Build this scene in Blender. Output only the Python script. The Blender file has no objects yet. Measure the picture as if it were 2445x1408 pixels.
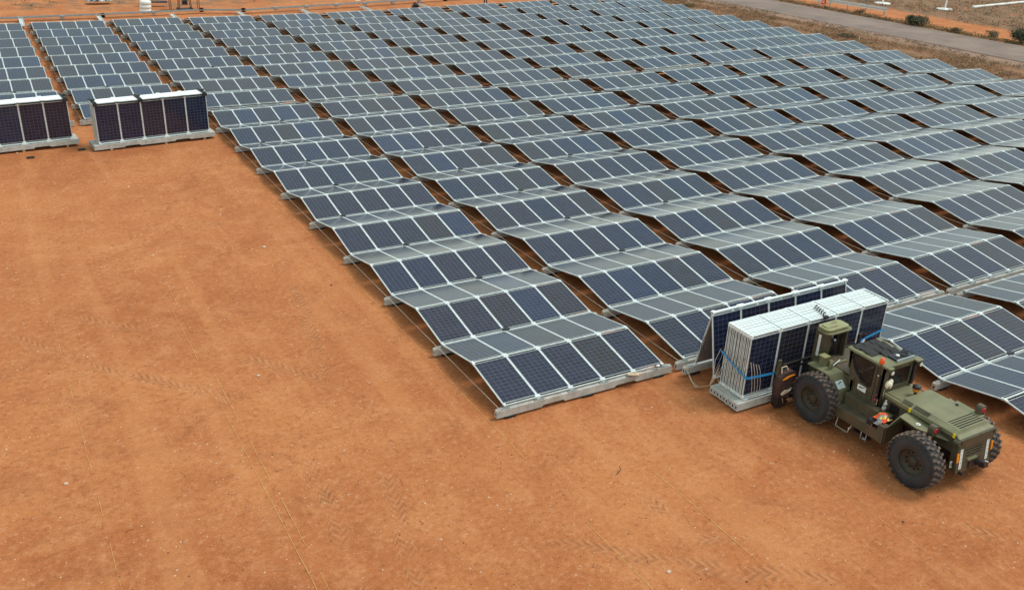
import bpy, bmesh, math, random
from mathutils import Matrix, Vector, Euler
R = math.radians
random.seed(7)
scene = bpy.context.scene
COL = scene.collection

# ------------------------------------------------------------------ camera
YAW, PITCH, ROLL = 0.53247, 0.43523, 0.04089
CAM = Vector((-10.383, -17.7335, 13.1323))
FPX = 2206.5
f = Vector((math.sin(YAW)*math.cos(PITCH), math.cos(YAW)*math.cos(PITCH), -math.sin(PITCH)))
r = Vector((math.cos(YAW), -math.sin(YAW), 0)); u = r.cross(f)
r2 = r*math.cos(ROLL)+u*math.sin(ROLL); u2 = -r*math.sin(ROLL)+u*math.cos(ROLL)
cd = bpy.data.cameras.new('camera'); cam = bpy.data.objects.new('camera', cd); COL.objects.link(cam)
cam.matrix_world = Matrix(((r2.x, u2.x, -f.x, CAM.x), (r2.y, u2.y, -f.y, CAM.y), (r2.z, u2.z, -f.z, CAM.z), (0, 0, 0, 1)))
cd.sensor_width = 36; cd.lens = FPX/2445*36; cd.clip_end = 3000; cd.clip_start = .1
scene.camera = cam

# ------------------------------------------------------------------ terrain
TM = [(a, b) for a in range(5) for b in range(5) if 2 <= a+b <= 4]
TC = [-0.206, -0.1084, 0.0878, -0.0572, 0.0273, -0.0359, 0.4064, -0.036, 0.0187, 0.0311, 0.1235, -0.1654]
def terr(x, y):
    cx = min(max(x, -13), 58); cy = min(max(y, -9), 69)
    X = (cx-10)/30; Y = (cy-25)/30
    z = sum(c*X**a*Y**b for c, (a, b) in zip(TC, TM))
    w = 1-min(max((x-58)/7, 0), 1); w = w*w*(3-2*w)
    return z*w

# ------------------------------------------------------------------ node helper
class NT:
    def __init__(s, name, rough=.7, metal=0., spec=.5):
        s.m = bpy.data.materials.new(name); s.m.use_nodes = True
        s.t = s.m.node_tree; s.b = s.t.nodes['Principled BSDF']
        s.b.inputs['Roughness'].default_value = rough; s.b.inputs['Metallic'].default_value = metal
        s.b.inputs['Specular IOR Level'].default_value = spec
    def n(s, typ, **kw):
        nd = s.t.nodes.new(typ)
        for k, v in kw.items(): setattr(nd, k, v)
        return nd
    def l(s, a, b): s.t.links.new(a, b)
    def put(s, sock, v):
        if isinstance(v, (int, float)): sock.default_value = v
        elif isinstance(v, tuple): sock.default_value = v if len(v) != 3 or sock.type == 'VECTOR' else (*v, 1)
        else: s.l(v, sock)
    def math(s, op, a, b=0., c=0., clamp=False):
        nd = s.n('ShaderNodeMath', operation=op); nd.use_clamp = clamp
        s.put(nd.inputs[0], a); s.put(nd.inputs[1], b); s.put(nd.inputs[2], c); return nd.outputs[0]
    def mix(s, fac, a, b, typ='MIX'):
        nd = s.n('ShaderNodeMix', data_type='RGBA', blend_type=typ)
        s.put(nd.inputs[0], fac); s.put(nd.inputs[6], a); s.put(nd.inputs[7], b); return nd.outputs[2]
    def noise(s, vec, scale, detail=2., rough=.5, dist=0., dim='3D'):
        nd = s.n('ShaderNodeTexNoise'); s.l(vec, nd.inputs['Vector'])
        nd.inputs['Scale'].default_value = scale; nd.inputs['Detail'].default_value = detail
        nd.inputs['Roughness'].default_value = rough; nd.inputs['Distortion'].default_value = dist
        return nd.outputs['Fac']
    def ramp(s, fac, lo, hi):
        nd = s.n('ShaderNodeMapRange'); nd.interpolation_type = 'SMOOTHSTEP'
        s.put(nd.inputs[0], fac); nd.inputs[1].default_value = lo; nd.inputs[2].default_value = hi
        return nd.outputs[0]
    def pos(s): return s.n('ShaderNodeNewGeometry').outputs['Position']
    def obj(s): return s.n('ShaderNodeTexCoord').outputs['Object']
    def sep(s, v):
        nd = s.n('ShaderNodeSeparateXYZ'); s.l(v, nd.inputs[0]); return nd.outputs
    def comb(s, x, y, z=0.):
        nd = s.n('ShaderNodeCombineXYZ'); s.put(nd.inputs[0], x); s.put(nd.inputs[1], y); s.put(nd.inputs[2], z); return nd.outputs[0]
    def vscale(s, v, sc):
        nd = s.n('ShaderNodeMapping'); s.l(v, nd.inputs['Vector']); nd.inputs['Scale'].default_value = sc; return nd.outputs[0]
    def color(s, c): s.put(s.b.inputs['Base Color'], c)
    def bump(s, h, strength=.5, dist=.02):
        nd = s.n('ShaderNodeBump'); s.l(h, nd.inputs['Height']); nd.inputs['Strength'].default_value = strength
        nd.inputs['Distance'].default_value = dist; s.l(nd.outputs[0], s.b.inputs['Normal'])

def plain(name, col, rough=.6, metal=0., var=.25, scale=6., dust=0., spec=.5, bumps=0., dustcol=(.30, .14, .07)):
    """base colour + noise wear + optional dust, all in object space"""
    t = NT(name, rough, metal, spec); p = t.obj()
    k = t.noise(p, scale, 4, .6)
    d = tuple(max(c*(1-var), 0) for c in col); e = tuple(min(c*(1+var), 1) for c in col)
    c = t.mix(t.ramp(k, .3, .7), d, e)
    if dust:
        k2 = t.noise(p, scale*.45, 5, .65)
        c = t.mix(t.math('MULTIPLY', t.ramp(k2, .38, .75), dust), c, dustcol)
    t.color(c)
    rr = t.ramp(t.noise(p, scale*2.3, 3), 0, 1)
    t.put(t.b.inputs['Roughness'], t.math('ADD', rough-.08, t.math('MULTIPLY', rr, .16), clamp=True))
    if bumps: t.bump(t.noise(p, scale*9, 3), bumps, .01)
    return t.m

# ------------------------------------------------------------------ soil
def soil_mat():
    t = NT('red_soil', .92, 0, .15); p = t.pos(); x, y, z = t.sep(p)
    big = t.noise(p, .16, 4, .55, .4); mid = t.noise(p, .9, 5, .6, .6); fine = t.noise(p, 7., 5, .7); grit = t.noise(p, 24., 4, .85)
    c = t.mix(t.ramp(big, .3, .72), (.385, .122, .041), (.495, .182, .066))
    c = t.mix(t.math('MULTIPLY', t.ramp(mid, .42, .75), .50), c, (.575, .245, .10))
    c = t.mix(t.math('MULTIPLY', t.ramp(t.noise(p, .42, 5, .65, 1.2), .50, .74), .46), c, (.285, .085, .030))
    c = t.mix(t.math('MULTIPLY', t.ramp(fine, .50, .74), .42), c, (.62, .33, .18))
    c = t.mix(t.math('MULTIPLY', t.ramp(fine, .49, .30), .55), c, (.235, .080, .034))
    c = t.mix(t.math('MULTIPLY', t.ramp(grit, .58, .70), .62), c, (.72, .42, .25))
    c = t.mix(t.math('MULTIPLY', t.ramp(grit, .43, .33), .62), c, (.17, .054, .022))
    # soft scuffs and scratches, stretched
    sc = t.noise(t.vscale(p, (2.2, 9., 1)), 1.6, 5, .75, 1.6)
    c = t.mix(t.math('MULTIPLY', t.ramp(sc, .57, .68), .50), c, (.22, .075, .035))
    # faint wheel ways running along the columns
    w = t.noise(t.vscale(p, (1.1, .05, 1)), 1., 3, .5, .3)
    c = t.mix(t.math('MULTIPLY', t.ramp(w, .52, .66), .26), c, (.575, .245, .10))
    # tyre prints : (x0,y0, dirx,diry, halfwidth, s0, s1)
    h = t.math('MULTIPLY', fine, .5); h = t.math('ADD', h, t.math('MULTIPLY', mid, 1.0)); h = t.math('ADD', h, t.math('MULTIPLY', grit, .22))
    h = t.math('ADD', h, t.math('MULTIPLY', sc, -.4))
    wob = t.math('MULTIPLY', t.math('SUBTRACT', t.noise(p, .25, 2), .5), 1.1)
    patch = t.ramp(t.noise(p, 1.1, 4, .65), .34, .62)
    tracks = None; tmask = None
    for (x0, y0, ang, hw, s0, s1) in TRACKS:
        cx_, sx_ = math.cos(ang), math.sin(ang)
        dx = t.math('SUBTRACT', x, x0); dy = t.math('SUBTRACT', y, y0)
        s = t.math('ADD', t.math('MULTIPLY', dx, cx_), t.math('MULTIPLY', dy, sx_))
        d = t.math('ADD', t.math('SUBTRACT', t.math('MULTIPLY', dy, cx_), t.math('MULTIPLY', dx, sx_)), wob)
        ad = t.math('ABSOLUTE', d)
        zig = t.math('MULTIPLY', t.math('PINGPONG', t.math('MULTIPLY', d, 3.2), .5), .42)
        wv = t.math('SINE', t.math('MULTIPLY', t.math('ADD', s, zig), 27.))
        m = t.math('MULTIPLY', t.ramp(ad, hw, hw*.8), t.math('MULTIPLY', t.ramp(s, s0, s0+1.), t.ramp(s, s1, s1-1.)))
        m = t.math('MULTIPLY', m, patch)
        k = t.math('MULTIPLY', wv, m); tmask = m if tmask is None else t.math('MAXIMUM', tmask, m)
        tracks = k if tracks is None else t.math('ADD', tracks, k)
    c = t.mix(t.math('MULTIPLY', tmask, .20), c, (.56, .27, .13)); c = t.mix(t.math('MULTIPLY', t.ramp(tracks, .2, .95), .34), c, (.26, .085, .035))
    h = t.math('SUBTRACT', h, t.math('MULTIPLY', tracks, .55))
    # scrubby verges east of the array, and beyond the road; grey-brown litter
    lit = t.noise(p, 1.3, 6, .75, .8)
    n2 = t.math('MULTIPLY', t.math('SUBTRACT', t.noise(p, .22, 4, .6), .5), 2.5)
    xe = t.math('ADD', x, n2)
    z1 = t.math('MULTIPLY', t.ramp(xe, 53.4, 54.8), t.ramp(x, 66., 64.))
    z2 = t.ramp(xe, 78.5, 81.5)
    z3 = t.math('MULTIPLY', t.ramp(t.math('ADD', y, n2), 76., 79.), t.ramp(x, 30., 20.))
    dry = t.mix(t.ramp(lit, .35, .62), (.225, .095, .048), (.25, .165, .100))
    dry = t.mix(t.math('MULTIPLY', t.ramp(lit, .50, .70), .7), dry, (.14, .10, .062))
    c = t.mix(t.math('MULTIPLY', z1, .92), c, dry)
    c = t.mix(t.math('MULTIPLY', z2, t.ramp(t.noise(p, .35, 4, .6), .30, .44)), c, dry)
    c = t.mix(t.math('MULTIPLY', z3, t.math('MULTIPLY', t.ramp(t.noise(p, .5, 4, .6), .45, .6), .8)), c, dry)
    # gravel shoulder beside the road
    sh = t.math('MULTIPLY', t.ramp(t.math('ADD', x, t.math('MULTIPLY', n2, .25)), 60.8, 62.5), t.ramp(x, 66., 65.))
    c = t.mix(t.math('MULTIPLY', sh, t.ramp(lit, .66, .45)), c, (.30, .19, .145))
    t.color(c); t.bump(h, .85, .04)
    return t.m
def _seg(x0, y0, x1, y1, hw=.22): return (x0, y0, math.atan2(y1-y0, x1-x0), hw, -.2, math.hypot(x1-x0, y1-y0)+.2)
TRACKS = [_seg(-1.9, -4.6, 3.4, -8.7), _seg(.3, -5.7, 3.6, -7.2, .2), _seg(6.6, -7.6, 8.3, -10.8, .24), _seg(1.3, -3.9, 1.6, -6.1), _seg(-11.2, 10.3, -8.9, 7.6, .2), _seg(-9.3, 10.8, -6.4, 7.7, .2),
          _seg(-9.6, 8.2, -5.9, 3.8, .22), _seg(-2.4, 10.6, -3.6, 3.6, .2), _seg(-3.7, -.6, -4.7, -5.2, .24), _seg(-5.7, 6.4, -3.2, 3.4, .2), _seg(-5.0, .8, -5.7, -3.2, .22), _seg(7.4, -5.6, 7.5, -4.3, .2), _seg(-4.6, 17.5, -2.6, 16.6, .2)]

def road_mat():
    t = NT('road_asphalt', .9, 0, .2); p = t.pos()
    a = t.noise(p, .3, 4, .6); b = t.noise(p, 14., 3, .8)
    c = t.mix(t.ramp(a, .3, .7), (.19, .140, .120), (.265, .195, .165))
    c = t.mix(t.math('MULTIPLY', t.ramp(b, .5, .8), .35), c, (.36, .30, .26))
    c = t.mix(t.math('MULTIPLY', t.ramp(t.noise(t.vscale(p, (.9, .02, 1)), 1.2, 3), .55, .7), .25), c, (.30, .17, .12))
    t.color(c); t.bump(b, .4, .02); return t.m

def glass_mat():
    """solar cells under glass: cell gaps and busbars in the panel's own coordinates"""
    t = NT('solar_glass', .13, 0, .42); p = t.obj(); x, y, z = t.sep(p)
    rnd = t.n('ShaderNodeObjectInfo').outputs['Random']
    X = t.math('DIVIDE', t.math('SUBTRACT', x, .03), .1626); Y = t.math('DIVIDE', t.math('SUBTRACT', y, .03), .1383)
    gx = t.math('PINGPONG', X, .5); gy = t.math('PINGPONG', Y, .5)
    line = t.math('MAXIMUM', t.math('LESS_THAN', gx, .030), t.math('LESS_THAN', gy, .034))
    bus = t.math('LESS_THAN', t.math('PINGPONG', t.math('MULTIPLY', X, 5.), .5), .055)
    c0 = t.mix(t.ramp(rnd, .0, .45), (.005, .012, .040), (.011, .011, .027))
    c0 = t.mix(t.ramp(rnd, .5, .8), c0, (.008, .012, .030))
    c0 = t.mix(t.ramp(t.noise(t.comb(rnd, rnd, rnd), 37., 0), .56, .64), c0, (.020, .017, .020)); c0 = t.mix(t.ramp(rnd, .90, .94), c0, (.007, .020, .060))
    cell = t.noise(t.comb(t.math('FLOOR', X), t.math('FLOOR', Y), t.math('MULTIPLY', rnd, 50.)), 3.7, 1)
    c0 = t.mix(t.math('MULTIPLY', t.ramp(cell, .4, .6), .35), c0, (.020, .028, .058))
    c = t.mix(t.math('MULTIPLY', bus, .16), c0, (.13, .13, .17))
    c = t.mix(t.math('MULTIPLY', line, .55), c, (.16, .17, .22))
    # thin dust film
    du = t.noise(p, 1.6, 4, .6)
    c = t.mix(t.math('MULTIPLY', t.ramp(du, .35, .8), t.math('ADD', .01, t.math('MULTIPLY', rnd, .035))), c, (.36, .23, .15))
    t.color(c); t.b.inputs['Roughness'].default_value = .16
    t.put(t.b.inputs['Roughness'], t.math('ADD', .09, t.math('MULTIPLY', du, .10)))
    return t.m

M = {}
M['soil'] = soil_mat(); M['road'] = road_mat(); M['glass'] = glass_mat()
M['alu'] = plain('galvanised_white', (.60, .65, .65), .42, .0, .14, 5.)
M['alubright'] = plain('bright_rail', (.86, .92, .91), .40, .0, .06, 3.)
M['galv'] = plain('galvanised_steel', (.36, .41, .42), .45, .5, .18, 5., .25)
M['back'] = plain('backsheet', (.20, .19, .19), .6, 0, .08, 2., .1)  # real sheets are white; darkened here to deepen shade under the panels
M['conc'] = plain('concrete', (.47, .47, .44), .9, 0, .16, 4., .22, .2, .35)
M['rubber'] = plain('black_rubber', (.018, .017, .018), .8, 0, .3)
M['black'] = plain('black_plastic', (.012, .013, .018), .5, 0, .3, 6., .1)
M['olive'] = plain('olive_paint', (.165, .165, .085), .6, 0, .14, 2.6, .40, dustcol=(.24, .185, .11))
M['olive2'] = plain('olive_paint_shaded', (.070, .060, .034), .6, 0, .22, 4., .42, dustcol=(.16, .085, .05))  # shade on the machine's sides put into a darker, browner olive; dust is separate
M['rimpaint'] = plain('rim_paint', (.045, .038, .024), .65, 0, .2, 4., .4, dustcol=(.10, .06, .04))
M['olivelt'] = plain('olive_paint_cap', (.27, .265, .125), .5, 0, .10, 3., .12)
M['darkm'] = plain('dark_greasy_steel', (.028, .022, .022), .55, .3, .3, 5., .35, dustcol=(.085, .035, .03))
M['vent'] = plain('dark_vent', (.008, .008, .008), .9)
M['tyre'] = plain('tyre_rubber', (.030, .031, .036), .78, 0, .25, 3., .45, bumps=.2, dustcol=(.085, .06, .05))
M['tread'] = plain('dusty_tread', (.105, .074, .060), .85, 0, .3, 3., .6, bumps=.3, dustcol=(.25, .16, .105))
M['white'] = plain('white_paint', (.80, .80, .76), .55, 0, .05, 4., .12)
M['sticker'] = plain('white_sticker', (.78, .84, .82), .5, 0, .03)
M['ink'] = plain('dark_ink', (.03, .06, .09), .6)
M['inkfaint'] = plain('faint_ink', (.45, .50, .50), .6)
M['redink'] = plain('red_ink', (.45, .06, .07), .6)
M['yellow'] = plain('yellow_reflector', (.85, .62, .01), .4, 0, .05)
M['orange'] = plain('orange_reflector', (.80, .25, .01), .4, 0, .08)
M['beacon'] = plain('orange_beacon_lens', (.78, .10, .01), .22, 0, .1)
M['redlens'] = plain('red_lens', (.42, .02, .03), .25, 0, .2)
M['lamp'] = plain('lamp_glass', (.72, .72, .68), .15, 0, .05)
M['chrome'] = plain('chrome', (.75, .76, .78), .2, .8, .05)
M['blue'] = plain('blue_webbing', (.010, .26, .62), .7, 0, .15, 9.)
M['rope'] = plain('pale_rope', (.62, .50, .38), .8, 0, .1)
M['string'] = plain('yellow_string', (.82, .50, .16), .8, 0, .1)
M['wire'] = plain('wire_rope', (.52, .43, .36), .6, .0, .1)
M['cable'] = plain('cable_sheath', (.30, .24, .22), .6, 0, .3)
M['hivis'] = plain('hi_vis_orange', (.86, .10, .02), .8, 0, .2, 12.)
M['hivisy'] = plain('hi_vis_yellow', (.90, .70, .15), .8, 0, .1, 12.)
M['grey'] = plain('grey_cloth', (.36, .36, .36), .9, 0, .15, 8., bumps=.3)
M['red'] = plain('red_fabric', (.36, .022, .025), .8, 0, .2, 4.)
M['skin'] = plain('skin', (.42, .22, .14), .6, 0, .1)
M['shirt'] = plain('blue_shirt', (.10, .16, .24), .9, 0, .2, 9.)
M['navy'] = plain('navy_trousers', (.022, .03, .07), .9, 0, .2, 9.)
M['camo'] = plain('camouflage_cloth', (.20, .16, .09), .9, 0, .45, 14.)
M['hair'] = plain('brown_hair', (.06, .03, .015), .7)
M['wood'] = plain('wood', (.46, .32, .18), .8, 0, .2, 5.)
M['card'] = plain('cardboard', (.58, .42, .26), .85, 0, .12, 4.)
M['plaster'] = plain('offwhite_canvas', (.72, .66, .50), .85, 0, .12, 9., bumps=.4)
M['leafd'] = plain('dark_leaf', (.078, .088, .050), .8, 0, .5, 1.5)
M['leafg'] = plain('grey_saltbush', (.185, .145, .098), .9, 0, .35, .5)
M['leafy'] = plain('dry_grass', (.27, .165, .085), .9, 0, .4, .5)
M['leafo'] = plain('olive_weed', (.150, .125, .055), .9, 0, .4, .7)
M['leafr'] = plain('rust_weed', (.30, .120, .050), .9, 0, .4, .6)
M['stone'] = plain('pale_stone', (.60, .45, .33), .9, 0, .2, 5.)
M['twig'] = plain('dark_twig', (.14, .06, .035), .9, 0, .3, 5.)
def window_mat():
    t = NT('window_glass', .04, 0, .5)
    t.b.inputs['Base Color'].default_value = (.015, .018, .02, 1)  # dark tint puts the dim cab interior into the glass colour
    t.b.inputs['Transmission Weight'].default_value = .0
    t.b.inputs['Alpha'].default_value = .55
    t.b.inputs['Roughness'].default_value = .05
    return t.m
M['window'] = window_mat()

# ------------------------------------------------------------------ mesh builder
class MB:
    def __init__(s): s.v = []; s.f = []; s.mi = []; s.mats = []; s.sm = []
    def mat(s, m):
        if m not in s.mats: s.mats.append(m)
        return s.mats.index(m)
    def add(s, vs, fs, m, smooth=False, mx=None):
        o = len(s.v); k = s.mat(m)
        s.v += [tuple(mx @ Vector(q)) if mx else tuple(q) for q in vs]
        for q in fs: s.f.append([a+o for a in q]); s.mi.append(k); s.sm.append(smooth)
    def box(s, x0, x1, y0, y1, z0, z1, m, mx=None):
        vs = [(x0, y0, z0), (x1, y0, z0), (x1, y1, z0), (x0, y1, z0), (x0, y0, z1), (x1, y0, z1), (x1, y1, z1), (x0, y1, z1)]
        s.add(vs, [(0, 3, 2, 1), (4, 5, 6, 7), (0, 1, 5, 4), (1, 2, 6, 5), (2, 3, 7, 6), (3, 0, 4, 7)], m, False, mx)
    def hexa(s, bot, top, m):
        s.add(list(bot)+list(top), [(0, 3, 2, 1), (4, 5, 6, 7), (0, 1, 5, 4), (1, 2, 6, 5), (2, 3, 7, 6), (3, 0, 4, 7)], m)
    def prism(s, poly, axis, a, b, m, mx=None):
        """poly: 2D points; axis 'x' -> (y,z), 'y' -> (x,z), 'z' -> (x,y)"""
        def P(q, h): return {'x': (h, q[0], q[1]), 'y': (q[0], h, q[1]), 'z': (q[0], q[1], h)}[axis]
        n = len(poly); vs = [P(q, a) for q in poly]+[P(q, b) for q in poly]
        fs = [tuple(range(n))[::-1], tuple(range(n, 2*n))]+[(i, (i+1) % n, (i+1) % n+n, i+n) for i in range(n)]
        s.add(vs, fs, m, False, mx)
    def cyl(s, p0, p1, ra, m, n=16, rb=None, caps=True, smooth=True):
        p0 = Vector(p0); p1 = Vector(p1); rb = ra if rb is None else rb; d = (p1-p0).normalized()
        a = d.orthogonal().normalized(); b = d.cross(a); vs = []
        for k in range(n):
            t = 2*math.pi*k/n; w = a*math.cos(t)+b*math.sin(t); vs += [p0+w*ra, p1+w*rb]
        s.add(vs, [(2*k, (2*k+2) % (2*n), (2*k+3) % (2*n), 2*k+1) for k in range(n)], m, smooth)
        if caps:
            s.add([vs[2*k] for k in range(n)], [tuple(range(n))[::-1]], m); s.add([vs[2*k+1] for k in range(n)], [tuple(range(n))], m)
    def tube(s, pts, ra, m, n=6):
        pts = [Vector(p) for p in pts]; vs = []; N = len(pts); a = None
        for i, p in enumerate(pts):
            d = (pts[min(i+1, N-1)]-pts[max(i-1, 0)]).normalized()
            if a is None: a = d.orthogonal().normalized()
            a = (a-d*a.dot(d)).normalized(); b = d.cross(a)
            for k in range(n):
                t = 2*math.pi*k/n; vs.append(p+(a*math.cos(t)+b*math.sin(t))*ra)
        fs = [(i*n+k, i*n+(k+1) % n, (i+1)*n+(k+1) % n, (i+1)*n+k) for i in range(N-1) for k in range(n)]
        fs += [tuple(range(n))[::-1], tuple(range((N-1)*n, N*n))]
        s.add(vs, fs, m, True)
    def lathe(s, prof, org, axis, m, n=32, smooth=True):
        """prof: (h along axis, radius)"""
        org = Vector(org); d = Vector(axis).normalized(); a = d.orthogonal().normalized(); b = d.cross(a); vs = []
        for h, ra in prof:
            for k in range(n):
                t = 2*math.pi*k/n; vs.append(org+d*h+(a*math.cos(t)+b*math.sin(t))*ra)
        fs = [(i*n+k, i*n+(k+1) % n, (i+1)*n+(k+1) % n, (i+1)*n+k) for i in range(len(prof)-1) for k in range(n)]
        s.add(vs, fs, m, smooth)
    def ball(s, c, ra, m, n=12, sz=(1, 1, 1), jit=0.):
        vs = []; fs = []; H = n//2
        for i in range(H+1):
            ph = math.pi*i/H
            for k in range(n):
                t = 2*math.pi*k/n; q = 1+random.uniform(-jit, jit)
                vs.append((c[0]+ra*sz[0]*q*math.sin(ph)*math.cos(t), c[1]+ra*sz[1]*q*math.sin(ph)*math.sin(t), c[2]+ra*sz[2]*math.cos(ph)*q))
        fs = [(i*n+k, (i+1)*n+k, (i+1)*n+(k+1) % n, i*n+(k+1) % n) for i in range(H) for k in range(n)]
        s.add(vs, fs, m, True)
    def mesh(s, name, org=(0, 0, 0)):
        me = bpy.data.meshes.new(name); o = Vector(org)
        me.from_pydata([tuple(Vector(q)-o) for q in s.v], [], s.f)
        for m in s.mats: me.materials.append(m)
        me.polygons.foreach_set('material_index', s.mi); me.polygons.foreach_set('use_smooth', s.sm)
        me.update()
        bm = bmesh.new(); bm.from_mesh(me); bmesh.ops.recalc_face_normals(bm, faces=bm.faces); bm.to_mesh(me); bm.free()
        return me
    def build(s, name, parent=None, org=(0, 0, 0), bevel=0.):
        o = bpy.data.objects.new(name, s.mesh(name, org)); COL.objects.link(o)
        if parent is not None: o.parent = parent
        else: o.location = org
        if bevel:
            b = o.modifiers.new('bevel', 'BEVEL'); b.width = bevel; b.segments = 2; b.limit_method = 'ANGLE'; b.angle_limit = R(35)
        return o

def tag(o, label=None, cat=None, group=None, kind=None):
    if label: o['label'] = label
    if cat: o['category'] = cat
    if group: o['group'] = group
    if kind: o['kind'] = kind
    return o
def thing(name, label, cat, loc=(0, 0, 0), rz=0., group=None):
    o = bpy.data.objects.new(name, None); COL.objects.link(o); o.location = loc; o.rotation_euler = (0, 0, rz)
    o.empty_display_size = .3
    return tag(o, label, cat, group)
def link(name, me, parent, mx=None):
    o = bpy.data.objects.new(name, me); COL.objects.link(o); o.parent = parent
    if mx is not None: o.matrix_local = mx
    return o

# ------------------------------------------------------------------ ground
def axis_vals(lo, hi, step, far):
    a = []; v = lo; s = step
    while v > -far: s *= 1.5; v -= s; a.append(v)
    a = a[::-1]; v = lo
    while v <= hi+1e-6: a.append(v); v += step
    s = step; v = a[-1]
    while v < far: s *= 1.5; v += s; a.append(v)
    return a
xs = axis_vals(-24, 72, 1.5, 900); ys = axis_vals(-14, 76, 1.5, 900)
gm = MB(); nx = len(xs)
gm.add([(x, y, terr(x, y)) for y in ys for x in xs], [(j*nx+i, j*nx+i+1, (j+1)*nx+i+1, (j+1)*nx+i) for j in range(len(ys)-1) for i in range(nx-1)], M['soil'], True)
g = gm.build('ground'); tag(g, kind='structure')
rm = MB(); ra = [(64.1-.012*(y-45), 71.6-.02*(y-45), y) for y in range(-80, 300, 10)]
rm.add([p for a, b, y in ra for p in ((a, y, .004), (a+.05, y, .05), (b-.05, y, .05), (b, y, .004))], [(4*i+k, 4*i+k+1, 4*i+5+k, 4*i+4+k) for i in range(len(ra)-1) for k in range(3)], M['road'])
tag(rm.build('road'), kind='structure')
em = MB(); em.add([p for a, b, y in ra for p in ((a-.30, y, .014), (a-.02, y, .016))], [(2*i, 2*i+1, 2*i+3, 2*i+2) for i in range(len(ra)-1)], M['twig'])
tag(em.build('road_edge_gutter'), kind='structure')

# ------------------------------------------------------------------ solar arrays
P, CS, H, GAP, W, ZV = 3.7467, 5.9982, .3468, .3071, 5.25, .36
SL = math.hypot(P/2, H); ANG = math.atan2(H, P/2); NT_ = 9
PW = 1.05
def panel_mesh():
    m = MB(); w, h = PW-.045, SL-.19; t = .034; e = .011
    m.box(0, w, 0, h, -t, -.004, M['back'])
    for a in ((0, w, 0, e), (0, w, h-e, h), (0, e, e, h-e), (w-e, w, e, h-e)): m.box(*a, -t-.001, .002, M['alu'])
    m.add([(e, e, 0), (w-e, e, 0), (w-e, h-e, 0), (e, h-e, 0)], [(0, 1, 2, 3)], M['glass'])
    return m.mesh('solar_panel')
def row_mesh(full=False, top='alu', slim=False):
    """rails, joint brackets and purlins of one hinged slope; x 0..W, y 0..SL up the slope, z normal"""
    m = MB(); A = M[top]
    if slim:
        m.box(0, W, .0, .03, -.032, .002, A); m.box(.0, W, SL-.03, SL, -.027, .003, A)
    else:
        m.box(0, W, .006, .030, -.030, .002, A); m.box(0, W, SL-.030, SL-.006, -.030, .002, A)
    for k in range(6):
        x = k*PW; a = max(x-.075, 0); b = min(x+.075, W)
        m.box(a, b, -.004, .096, -.040, .006, A); m.box(a, b, SL-.096, SL+.004, -.040, .006, A)
        if not slim: m.box(max(x-.018, 0), min(x+.018, W), .096, SL-.096, -.030, .001, A)
        else: m.box(max(x-.018, 0), min(x+.018, W), .096, SL-.096, -.022, .001, M['alu'])
        if not slim:
            m.box(a+.03, b-.03, -.05, .03, -.085, -.040, M['galv'])
    if full:
        for k in range(5):
            x = k*PW+.0225; m.box(x, x+PW-.045, .097, SL-.097, -.028, -.006, M['back'])
    return m.mesh('panel_row')
def beam_mesh(pads=True, width=.13, clips=True, z0=.06):
    m = MB(); zt = z0+.215; L = 5.75
    poly = [(0, z0), (1.35, z0), (1.43, z0+.055), (2.05, z0+.055), (2.1, z0), (3.75, z0), (3.8, z0+.055), (4.42, z0+.055), (4.5, z0), (L, z0), (L, zt-.02), (L-.02, zt), (.02, zt), (0, zt-.02)]
    m.prism(poly, 'y', -width/2, width/2, M['conc'])
    m.box(-.003, .01, -.02, .02, z0+.06, z0+.13, M['vent'])
    if pads:
        for x in (.40, 2.85, 5.3): m.box(x-.16, x+.16, -.09, .09, 0, z0+.002, M['rubber'])
    if clips:
        for x in (.08, L-.12):
            m.tube([(x, -.10, zt-.03), (x, -.05, zt+.012), (x, .07, zt+.014)], .010, M['rope'])
            m.tube([(x-.04, -.02, zt+.012), (x+.10, -.02, zt+.014)], .010, M['rope'])
        for k in range(6):
            x = .25+k*PW; m.box(max(x-.14, .1), min(x+.14, L-.1), -.045, .05, zt, zt+.03, M['galv'])
    return m.mesh('concrete_beam')
ME_PANEL = panel_mesh(); ME_ROW = row_mesh(); ME_BEAM = beam_mesh()
ME_LEAF = row_mesh(True, 'alubright', True); ME_LEAFF = row_mesh(False, 'alubright', True)
ME_LAID = beam_mesh(False, .118, False, .04)
def latch_mesh():
    m = MB(); m.box(-.11, .11, -.05, .06, .0, .035, M['black']); m.box(-.03, .05, -.10, -.05, .005, .02, M['black'])
    return m.mesh('latch_cover')
ME_LATCH = latch_mesh()
def wire_mesh(n):
    m = MB(); m.tube([(-.14, -.1, .28)]+[(-.14, i*P, .30) for i in range(n+1)]+[(-.14, n*P+.1, .28)], .008, M['wire'], 4)
    return m.mesh('tension_wire')
ME_WIRE = wire_mesh(9)

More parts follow.
